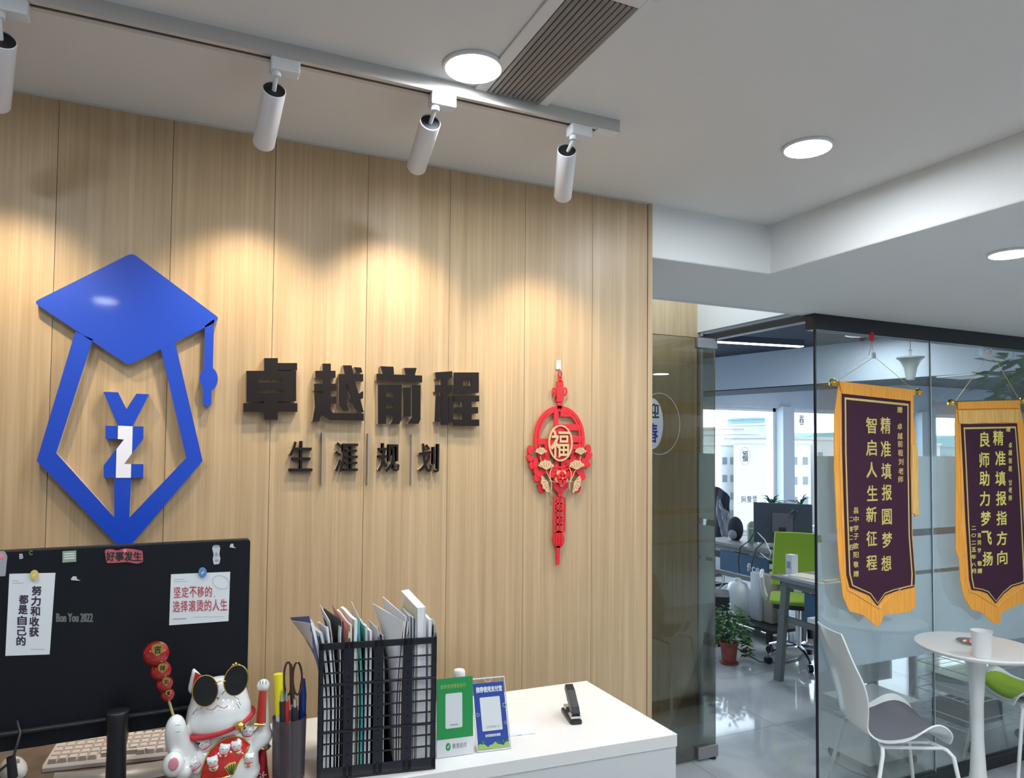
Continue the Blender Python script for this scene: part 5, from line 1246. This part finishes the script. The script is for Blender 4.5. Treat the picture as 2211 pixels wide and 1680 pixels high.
# ------------------------------------------------------------------ office behind the glass
def leaf(m, base, d, L_, w_, droop=.3, up=Vector((0, 0, 1))):
    d = Vector(d).normalized(); s_ = d.cross(up); s_ = s_.normalized() if s_.length > .01 else Vector((1, 0, 0)); base = Vector(base)
    mid = base+d*L_*.5-up*droop*L_*.1; tip = base+d*L_-up*droop*L_*.55; n = s_.cross(d)*w_*.18
    m.add([base, mid+s_*w_/2, tip, mid-s_*w_/2, mid-n], [(0, 1, 4), (1, 2, 4), (2, 3, 4), (3, 0, 4)])
# linear lamp
pl_a, pl_b = on_z(1480, 734, 2.5), on_z(1733, 748, 2.5); ln = thing('linear_lamp', 'long thin white ceiling lamp hanging over the office desks', 'ceiling light', tuple((pl_a+pl_b)/2))
la = math.atan2(pl_b.y-pl_a.y, pl_b.x-pl_a.x); LL = (pl_b-pl_a).length; ML = Matrix.Translation(pl_a) @ Matrix.Rotation(la, 4, 'Z')
MB().bx(0, LL, -.03, .03, .0, .05, ML).build('housing', 'navy_paint', ln, bevel=.004)
MB().bx(.01, LL-.01, -.026, .026, -.006, 0, ML).build('tube', 'lamp_emit_line', ln)
for x in (.15, LL-.15): MB().cyl(ML @ Vector((x, 0, .05)), ML @ Vector((x, 0, OCZ-2.502)), .0015, n=6).build('wire', 'chrome', ln)
# desks
def odesk(x0, x1, y0, y1, label, apron, splay=.10):
    t = thing('office_desk', label, 'desk', ((x0+x1)/2, (y0+y1)/2, 0), 0, 'grey office desks')
    MB().bx(x0, x1, y0, y1, .722, .75).build('desk_top', 'desk_grey', t, bevel=.002)
    MB().bx(x0+.05, x0+.09, y0+.08, y1-.08, .42, .46).build('lower_rail', 'desk_leg', t); MB().bx(x0+.05, x0+.09, y0+.04, y1-.04, .675, .722).build('upper_rail', 'desk_leg', t)
    MB().bx(x0+.055, x0+.075, apron[0], apron[1], .47, .665).build('modesty_panel', 'apron_blue', t)
    for yy, sg in ((y0+.06, -1), (y1-.06, 1)):
        for xx, sx2 in ((x0+.07, -1), (x1-.07, 1)):
            MB().prism([(-.03, 0), (.03, 0), (.045, .72), (-.005, .72)] if sg < 0 else [(-.03, 0), (.03, 0), (.005, .72), (-.045, .72)], -.02, .02, lambda u, v, w, yy=yy, xx=xx, sg=sg, sx2=sx2: (xx+sx2*splay*(1-v/.72)+w, yy+u, v)).build('leg', 'desk_leg', t)
        MB().bx(x0+.05, x1-.05, yy-.015, yy+.015, .69, .722).build('cross_rail', 'desk_leg', t)
    return t
d1_ = odesk(4.80, 5.50, 4.45, 5.85, 'grey office desk with a blue front panel lettered in white, the far one', (4.98, 5.62))
m = MB(); ap = plane((4.853, 5.24, .515), (0, -1, 0), (0, 0, 1), (-1, 0, 0)); put(m, 'fice', ap, 0, 0, .16, .075, 0, .002, .002); m.build('panel_lettering', 'card_white', d1_)
d2_ = odesk(3.93, 4.36, 3.42, 4.0, 'grey office desk with slanting legs just inside the doorway, the near one', (3.50, 3.74), .06)
# monitor on the far desk
q = on_z(1690, 1190, .75); mc = Vector((5.04, 4.98, .75)); om = thing('office_monitor', 'dark blue grey computer monitor on the far desk', 'monitor', tuple(mc), math.radians(-48))
MB().rbx(-.255, .255, .05, .42, 0, .03, .004, Matrix.Rotation(PI/2, 4, 'X')).build('panel', 'office_screen', om, local=True, bevel=.003)
MB().bx(-.09, .09, -.045, -.0301, .15, .33).build('mount_plate', 'seat_grey', om, local=True, bevel=.004)
MB().bx(-.03, .03, -.05, -.03, .0, .2).build('stem', 'ink', om, local=True); MB().rbx(-.11, .11, -.10, .03, 0, .01, .03).build('base', 'ink', om, local=True)
def small(name, label, cat_, loc, parts, rz=0, group=None):
    t = thing(name, label, cat_, loc, rz, group)
    for nm, mb_, mt_ in parts: mb_.build(nm, mt_, t, local=True, smooth=True)
    return t
def at(px, py, z, dz=0): q = on_z(px, py, z); return (q.x, q.y, z)
small('round_bin', 'pale green rounded bin standing on the far desk', 'bin', (5.05, 5.38, .75), [('body', MB().lathe([(0, 0), (.045, 0), (.052, .14), (.050, .15)], n=24), 'green_bin'), ('lid', MB().lathe([(.052, .15), (.05, .175), (.035, .20), (.012, .212), (0, .213)], n=24), 'green_bin'), ('rim', MB().lathe([(.053, .142), (.055, .147), (.053, .152)], n=24), 'card_white')])
small('charger_block', 'white power adapter block with cables on the far desk', 'adapter', (4.93, 5.12, .75), [('block', MB().rbx(-.04, .04, -.07, .07, 0, .03, .01), 'card_white'), ('socket', MB().rbx(-.02, .02, -.03, .03, .03, .11, .008), 'card_white')], .2)
ck = thing('desk_cables', 'tangle of black and white cables hanging over the far desk edge', 'cable', (4.8, 5.1, .75))
MB().tube([(4.93, 5.20, .90), (4.86, 5.22, .80), (4.79, 5.26, .74), (4.78, 5.28, .60), (4.78, 5.26, .5)], .005, 6).build('black_cable', 'ink', ck, smooth=True)
MB().tube([(4.90, 5.08, .80), (4.79, 5.06, .75), (4.78, 5.10, .62), (4.78, 5.12, .52)], .005, 6).build('black_cable', 'ink', ck, smooth=True)
MB().tube([(5.0, 5.3, .95), (4.88, 5.15, .90), (4.84, 5.0, .84), (4.78, 4.86, .74), (4.77, 4.88, .68), (4.79, 5.0, .72)], .005, 6).build('white_cable', 'card_white', ck, smooth=True)
one(MB().ball((4.86, 4.74, .775), .035, 16), 'orange_ball', 'orange', 'orange ball on the far desk in front of the monitor', 'ball', smooth=True)
small('red_box', 'small dark red box beside the office monitor', 'box', (5.0, 4.62, .75), [('box', MB().bx(-.03, .03, -.04, .04, 0, .06), 'ink_red')])
# office chair
def office_chair(loc, rz, label, group='green office chairs'):
    t = thing('office_chair', label, 'chair', loc, rz, group)
    MB().grid(lambda u, v: (-.20-.05*math.sin(v*2.4)+.03*(2*u-1)**2-.02*v, (u-.5)*(.40-.06*v), .56+.42*v), 10, 12, .03).build('backrest', 'seat_green', t, local=True, smooth=True, angle=60)
    MB().rbx(-.20, .22, -.21, .21, .475, .505, .06, n=5).build('seat', 'seat_green', t, local=True, bevel=.012); MB().rbx(-.18, .20, -.19, .19, .44, .475, .06, n=5).build('seat_pan', 'ink', t, local=True)
    for s_ in (-1, 1): MB().tube([(-.14, s_*.24, .46), (-.16, s_*.27, .55), (-.10, s_*.27, .68), (.06, s_*.27, .69), (.10, s_*.27, .66), (.02, s_*.26, .52), (-.02, s_*.24, .46)], .014, 8).build('armrest', 'frame_white', t, local=True, smooth=True)
    MB().bx(-.24, -.20, -.03, .03, .40, .66).build('back_bracket', 'frame_white', t, local=True)
    MB().cyl((0, 0, .10), (0, 0, .45), .022).build('gas_lift', 'chrome', t, local=True, smooth=True)
    for k in range(5):
        a = k*2*PI/5+.3; e = Vector((math.cos(a), math.sin(a), 0))
        lg_ = MB().tube([tuple(e*.02+Vector((0, 0, .12))), tuple(e*.15+Vector((0, 0, .115))), tuple(e*.27+Vector((0, 0, .07)))], [.018, .015, .012], 8).build('base_arm', 'chrome', t, local=True, smooth=True)
        MB().cyl(tuple(e*.27+Vector((-.018*e.y, .018*e.x, .028))), tuple(e*.27+Vector((.018*e.y, -.018*e.x, .028))), .028, n=14).build('caster', 'black_metal', lg_, local=True, smooth=True)
    return t
office_chair((4.43, 4.22, 0), math.radians(-136), 'lime green office chair beside the end of the near desk', None)
q = on_y(1570, 1280, 6.4); oc2 = office_chair((5.9, 5.75, 0), math.radians(20), 'lime green office chair far back behind the far desk', None)
# things on and under the desks
small('paper_pile', 'untidy pile of white papers on the near desk', 'papers', (4.05, 3.72, .75), [('lower_sheets', MB().bx(-.09, .12, -.18, .20, 0, .012), 'paper'), ('upper_sheets', MB().bx(-.06, .10, -.14, .16, .012, .022, Matrix.Rotation(.2, 4, 'Z')), 'paper_cream')])
small('white_box', 'small white box standing on the near desk by the chair', 'box', (4.08, 3.945, .75), [('carton', MB().bx(-.03, .03, -.03, .03, 0, .15), 'card_white'), ('print', MB().bx(-.032, -.03, -.018, .018, .05, .10), 'ink_grey')])
small('white_jug', 'large white plastic jug on the low shelf under the far desk', 'jug', (4.72, 5.22, .13), [('body', MB().lathe([(0, 0), (.10, 0), (.115, .03), (.115, .22), (.08, .28), (.03, .30), (.03, .33), (0, .33)], n=24), 'card_white'), ('handle', MB().tube([(-.07, .06, .26), (-.12, .08, .22), (-.13, .08, .14), (-.11, .06, .08)], .012, 8), 'card_white')])
sh = thing('low_shelf', 'dark low shelf board between the office desk legs', 'shelf', (4.85, 5.1, 0))
MB().bx(4.55, 5.1, 4.62, 5.75, .10, .128).build('board', 'ink', sh); MB().bx(4.56, 4.6, 4.66, 4.70, 0, .10).build('foot', 'ink', sh); MB().bx(4.56, 4.6, 5.66, 5.70, 0, .10).build('foot', 'ink', sh); MB().bx(5.04, 5.08, 4.66, 4.70, 0, .10).build('foot', 'ink', sh)
small('storage_box', 'tall pale blue storage box under the far desk', 'box', (4.75, 4.98, .129), [('box', MB().rbx(-.05, .05, -.06, .06, 0, .42, .01), 'card_white')])
small('parcel', 'beige paper parcel leaning under the far desk', 'parcel', (4.78, 4.86, .129), [('wrap', MB().rbx(-.05, .05, -.05, .05, 0, .42, .015), 'beige')])
small('teal_bag', 'crumpled teal plastic bag under the far desk', 'bag', (4.80, 4.745, .129), [('bag', MB().lathe([(0, 0), (.045, .01), (.05, .10), (.045, .24), (.025, .34), (.035, .40), (0, .41)], n=12), 'green_bin')])
q = on_z(1605, 1400, 0); small('black_suitcase', 'black wheeled case standing behind the potted plant', 'suitcase', (q.x-.08, q.y+.26, 0), [('shell', MB().rbx(-.12, .12, -.17, .17, .03, .42, .04), 'ink'), ('handle', MB().tube([(0, -.06, .42), (0, -.06, .46), (0, .06, .46), (0, .06, .42)], .008, 8), 'chrome'), ('feet', MB().bx(-.1, .1, -.15, .15, 0, .03), 'ink')], -.7)
# potted plant by the doorway
q = on_z(1574, 1432, 0); pp_ = thing('potted_plant', 'bushy green plant in a terracotta pot just inside the doorway', 'plant', (q.x, q.y, 0))
MB().lathe([(0, 0), (.048, 0), (.052, .01), (.066, .14), (.073, .145), (.073, .168), (.066, .168), (.064, .15), (0, .15)], n=24).build('pot', 'terracotta', pp_, local=True, smooth=True)
MB().lathe([(0, 0), (.068, .0), (.074, .012), (.070, .013)], n=24).build('saucer', 'terracotta', pp_, local=True, smooth=True)
m = MB(); random.seed(3)
for k in range(420):
    a = random.random()*2*PI; b = random.random(); r_ = .15*math.sqrt(random.random()); h = .16+.30*random.random()*(1-(r_/.17)**2*.6)
    if random.random() < .18: a = -.4+random.random()*.5; r_ = .10+.07*random.random(); h = .03+.15*random.random()
    d = (math.cos(a)+random.uniform(-.4, .4), math.sin(a)+random.uniform(-.4, .4), random.uniform(-.2, .7)); leaf(m, (r_*math.cos(a), r_*math.sin(a), h), d, .045+.03*random.random(), .026, .5)
m.build('foliage', 'leaf_mid', pp_, local=True, kind='stuff')
m = MB()
for k in range(22):
    a = random.random()*2*PI; r_ = .12*random.random(); m.tube([(0, 0, .15), (r_*.5*math.cos(a), r_*.5*math.sin(a), .25), (r_*math.cos(a), r_*math.sin(a), .38)], .0022, 5)
m.build('stems', 'leaf_dark', pp_, local=True, kind='stuff')
# spiky plants behind the monitor
for (px_, py_, Y_, n_l, s_l, lab) in ((1668, 1100, 5.38, 26, .24, 'spiky green plant behind the office monitor, the taller left one'), (1728, 1104, 4.90, 18, .20, 'spiky green plant behind the office monitor, the lower right one')):
    q = on_y(px_, py_, Y_); t = thing('spiky_plant', lab, 'plant', (q.x, q.y, .75))
    MB().lathe([(0, 0), (.05, 0), (.065, q.z-.78), (.058, q.z-.78), (0, q.z-.80)], n=20).build('pot', 'card_white', t, local=True, smooth=True)
    MB().tube([(0, 0, q.z-.80), (.01, 0, q.z-.75+.10)], .008, 6).build('stem', 'leaf_dark', t, local=True)
    for k in range(n_l):
        a = k*2.4; el = .15+1.1*random.random(); m = MB(); leaf(m, (0, 0, q.z-.78+.10*random.random()), (math.cos(a)*math.cos(el), math.sin(a)*math.cos(el), math.sin(el)), s_l*(.7+.5*random.random()), .036, .8); m.build('leaf', 'leaf_blue', t, local=True)
small('blue_cushion', 'royal blue cushion at the right of the office monitor', 'cushion', (5.5, 4.62, .75), [('cover', MB().ball((0, 0, .17), (.08, .14, .17), 20), 'curtain_blue')])
# jacket over a chair and rucksack at the left of the opening
q = on_y(1563, 1170, 6.6); jk = thing('draped_chair', 'high backed chair covered by dark and grey jackets at the left of the doorway view', 'chair', (q.x, q.y, 0))
jc = Vector((q.x, q.y, 0))
def dr_(u, v): a = -1.2+2.4*u; r_ = .17+.02*math.sin(u*17+v*5)+.05*(1-v); return jc+Vector((-r_*math.cos(a)*.6-.02, r_*math.sin(a), .62+.60*v-.12*abs(2*u-1)**2*v))
MB().grid(dr_, 18, 12, .02).build('dark_jacket', 'cloth_dark', jk, smooth=True, angle=60)
MB().grid(lambda u, v: jc+Vector((-.16-.03*math.sin(u*9+v*4), -.05-.20*u-.10*(1-v), .70+.42*v-.22*u)), 10, 10, .02).build('grey_sleeve', 'coat_grey', jk, smooth=True, angle=60)
MB().rbx(jc.x-.2, jc.x+.22, jc.y-.22, jc.y+.22, .42, .50, .05).build('seat', 'cloth_dark', jk, bevel=.01)
MB().cyl(jc+Vector((0, 0, .06)), jc+Vector((0, 0, .42)), .025).build('column', 'chrome', jk, smooth=True)
for k in range(5): a = k*2*PI/5; MB().tube([jc+Vector((0, 0, .08)), jc+Vector((.26*math.cos(a), .26*math.sin(a), .03))], [.02, .028], 8).build('base_arm', 'black_metal', jk, smooth=True)
small('rucksack', 'small black rucksack with grey side pockets on the far desk end', 'bag', (5.05, 5.62, .75), [('bag', MB().ball((0, 0, .11), (.07, .09, .125), 20), 'cloth_dark'), ('pocket', MB().ball((-.05, -.02, .06), (.035, .05, .055), 14), 'coat_grey'), ('strap', MB().tube([(-.06, .05, .02), (-.09, .06, .12), (-.04, .04, .22)], .006, 6), 'coat_grey')])
# cable across the office floor
cq_ = [on_z(x, y, .006) for x, y in ((1592, 1400), (1640, 1428), (1690, 1432), (1722, 1424), (1750, 1395), (1762, 1375))]
one(MB().tube(cq_, .005, 6), 'floor_cable', 'desk_leg', 'thin grey cable lying across the glossy office floor', 'cable', smooth=True)
# bell lamp, hanging plant, panel light
q = on_y(1966, 800, 3.3); bl_ = thing('bell_lamp', 'frosted glass bell shaped hanging lamp behind the left banner', 'lamp', (q.x, q.y, q.z-.06))
sc3 = 1/((q-CAM).dot(fwd))*F
MB().lathe([(26/sc3, 26/sc3), (20/sc3, 20/sc3), (13/sc3, 6/sc3), (10.5/sc3, -8/sc3), (8/sc3, -20/sc3), (0, -22/sc3)], tuple(q), 28).build('bell_shade', 'lamp_glass', bl_, smooth=True)
MB().lathe([(0, 26/sc3), (27/sc3, 26/sc3), (27/sc3, 29/sc3), (0, 29/sc3)], tuple(q), 28).build('rim_plate', 'steel_grey', bl_)
MB().cyl(q+Vector((0, 0, 28/sc3)), q+Vector((0, 0, 44/sc3)), .008).build('neck', 'steel_grey', bl_); MB().cyl(q+Vector((-.018, 0, 44/sc3)), q+Vector((.018, 0, 44/sc3)), .004).build('cross_bar', 'steel_grey', bl_)
MB().cyl(q+Vector((0, 0, 44/sc3)), (q.x, q.y, OCZ), .003, n=6).build('cord', 'ink', bl_)
q = on_y(2212, 822, 3.0); hp = thing('hanging_plant', 'dark leafed climbing plant in a hanging pot behind the right banner', 'plant', (q.x, q.y, q.z-.16))
MB().lathe([(0, -.14), (.07, -.14), (.11, -.02), (.10, -.02), (0, -.04)], tuple(q), 20).build('pot', 'ink', hp, smooth=True)
for k in range(3): a = k*2.1; MB().tube([q+Vector((.1*math.cos(a), .1*math.sin(a), -.02)), (q.x, q.y, OCZ)], .0015, 5).build('wire', 'ink', hp)
random.seed(5)
for k in range(120):
    a = random.random()*2*PI; r_ = .05+.16*random.random(); h = .17-.36*random.random(); m = MB()
    leaf(m, (0, 0, 0), (math.cos(a), math.sin(a), random.uniform(-.5, .9)), .11+.06*random.random(), .095, .6)
    o = m.build('leaf', 'leaf_dark', hp, local=True); o.location = (q.x+r_*math.cos(a)-hp.location.x, q.y+r_*math.sin(a)-hp.location.y, q.z+h-hp.location.z)
q = on_z(2090, 814, 2.285); pn = thing('panel_light', 'flat white square panel under the shade-painted ceiling beam', 'ceiling light', tuple(q))
MB().bx(q.x-.16, q.x+.16, q.y-.16, q.y+.16, 2.284, 2.2945, None).build('frame', 'card_white', pn); MB().bx(q.x-.14, q.x+.14, q.y-.14, q.y+.14, 2.282, 2.284).build('diffuser', 'card_white', pn)
# low furniture behind the frosted glass
wk = thing('white_side_desk', 'white side desk with panel legs behind the frosted glass', 'desk', (4.1, 3.1, 0))
MB().bx(3.55, 5.4, 2.95, 3.31, .60, .63).build('desk_top', 'shell_white', wk, bevel=.002); MB().bx(3.60, 3.63, 2.97, 3.29, 0, .60).build('panel_leg', 'shell_white', wk); MB().bx(5.3, 5.33, 2.97, 3.29, 0, .60).build('panel_leg', 'shell_white', wk)
MB().bx(3.63, 4.25, 3.26, 3.28, .18, .60).build('modesty_panel', 'counter_side', wk)
wr = thing('wire_trolley', 'white wire trolley on black casters behind the glass', 'trolley', (4.3, 2.85, 0))
xs_ = (4.02, 4.48); ys_ = (2.60, 2.92)
for x in xs_:
    for y in ys_:
        p_ = MB().cyl((x, y, .06), (x, y, .56), .005, n=8).build('post', 'frame_white', wr)
        MB().cyl((x-.012, y, .028), (x+.012, y, .028), .028, n=14).build('caster', 'black_metal', p_, smooth=True)
for z in (.10, .26, .42):
    g = MB()
    for y in ys_: g.cyl((xs_[0], y, z), (xs_[1], y, z), .0035, n=6); g.cyl((xs_[0], y, z+.06), (xs_[1], y, z+.06), .003, n=6)
    for x in xs_: g.cyl((x, ys_[0], z), (x, ys_[1], z), .0035, n=6); g.cyl((x, ys_[0], z+.06), (x, ys_[1], z+.06), .003, n=6)
    for k in range(7): g.cyl((xs_[0], ys_[0]+.32*k/6, z), (xs_[1], ys_[0]+.32*k/6, z), .002, n=5)
    g.build('wire_basket', 'frame_white', wr, kind='stuff')
for k, (z, mt_, lab) in enumerate(((.105, 'cloth_dark', 'black bag in the lowest basket of the wire trolley'), (.265, 'counter_side', 'grey box in the middle basket of the wire trolley'))):
    small('stored_item', lab, 'box', (4.24, 2.76, z), [('body', MB().rbx(-.17, .17, -.11, .11, 0, .10, .02), mt_)])
cbn = thing('low_cabinet', 'low grey white cabinet on black casters behind the shell chair', 'cabinet', (3.42, 2.75, 0))
MB().bx(3.22, 3.62, 2.60, 2.90, .06, .34).build('body', 'counter_side', cbn, bevel=.003)
for x in (3.32, 3.52): MB().bx(x-.092, x+.092, 2.594, 2.60, .08, .32).build('drawer', 'counter_side', cbn)
for x in (3.26, 3.58):
    for y in (2.64, 2.86): MB().cyl((x-.012, y, .03), (x+.012, y, .03), .03, n=14).build('caster', 'black_metal', cbn, smooth=True)
xa = on_y(1965, 1200, 3.35).x
ps = thing('partition_screen', 'dark grey desk partition screen standing behind the frosted glass', 'screen', (xa+1, 3.35, 0))
MB().bx(xa, xa+2.4, 3.33, 3.37, .70, 1.47).build('panel', 'steel_grey', ps); MB().bx(xa, xa+.03, 3.33, 3.37, 0, .70).build('post', 'steel_grey', ps); MB().bx(xa+2.37, xa+2.4, 3.33, 3.37, 0, .70).build('post', 'steel_grey', ps)

# ------------------------------------------------------------------ stickers on the office windows
for (px_, py_, ch, lab) in ((1731, 907, '春', 'oval festive sticker on the office window right of the column'), (1609, 985, '福', 'oval festive sticker on the left office window')):
    Y_ = WIN+.095; q = on_y(px_, py_, Y_); t = thing('window_sticker', lab, 'sticker', tuple(q), 0, 'window stickers')
    MB().ring(ell(q.x, q.z, .092, .125, 28), ell(q.x, q.z, .088, .120, 28), Y_, Y_+.003, fy).build('outline', 'ink_grey', t)
    m = MB(); put(m, ch, fy, q.x-.05, q.z-.075, .10, .15, Y_+.003, Y_, .003); m.build('character', 'ink_grey', t)
Y_ = WIN+.095; q = on_y(1613, 1078, Y_); t = thing('window_lettering', 'row of large reversed characters low on the left office window', 'lettering', tuple(q))
for k, ch in enumerate('间健型'):
    m = MB(); fm = lambda u, v, w, k=k: (q.x-.10+.10*k+.06-u+.02, w, q.z+v); put(m, ch, fm, 0, -.045, .075, .09, Y_+.003, Y_, .001); m.build('character', 'ink_grey', t)

# ------------------------------------------------------------------ the town outside
struct(MB().bx(-60, 420, 12, 500, -40.2, -40), 'ground_outside', 'build_a')
hm = MB(); pts = []
hy = 420
prof_ = [(1500, 948), (1560, 944), (1600, 940), (1640, 946), (1700, 950), (1760, 938), (1800, 934), (1830, 944), (1900, 948), (1980, 950), (2040, 944), (2100, 940), (2250, 946)]
hp_ = [(on_y(x, y, hy).x, on_y(x, y, hy).z) for x, y in prof_]
hm.prism([(hp_[0][0], -40)]+hp_+[(hp_[-1][0], -40)], hy, hy+40, fy); struct(hm, 'hills', 'hill')
BL = [(1556, 1590, 962, 95, 'build_a'), (1588, 1606, 926, 120, 'build_c'), (1600, 1640, 938, 105, 'build_a'), (1636, 1652, 905, 150, 'build_b'), (1652, 1672, 918, 130, 'build_a'), (1668, 1690, 946, 90, 'build_a'), (1704, 1750, 958, 80, 'build_a'), (1757, 1812, 950, 85, 'build_c'), (1985, 2030, 962, 90, 'build_a'), (2032, 2075, 966, 125, 'build_b'), (1860, 1960, 955, 160, 'build_a')]
ORD = ['first', 'second', 'third', 'fourth', 'fifth', 'sixth', 'seventh', 'eighth', 'ninth', 'tenth', 'eleventh']
for k, (a, b, yt, D, mt_) in enumerate(BL):
    p0, p1 = on_y(a, yt, D), on_y(b, yt, D); top_ = p0.z; t = thing('tower_block', 'pale sunlit apartment block outside the office windows, %s in order from the left' % ORD[k] if k < 10 else 'pale apartment block outside, hidden mostly by the left banner', 'building', ((p0.x+p1.x)/2, D, -40), 0, 'apartment blocks outside')
    MB().bx(p0.x, p1.x, D, D+12, -40, top_).build('walls', mt_, t)
    MB().bx(p0.x-.2, p1.x+.2, D-.2, D+12.2, top_, top_+.5).build('parapet', mt_, t)
    wm_ = MB(); w = p1.x-p0.x; nc = max(2, int(w/2.4)); z = top_-2
    while z > -24 and len(wm_.f) < 6*220:
        for c_ in range(nc):
            xx = p0.x+w*(c_+.5)/nc
            if (c_+k) % 3 != 2: wm_.bx(xx-.5, xx+.5, D-.06, D+.05, z-1.2, z)
        z -= 3.0
    wm_.build('windows', 'win_dark', t, kind='stuff')
print('objects', len(bpy.data.objects))
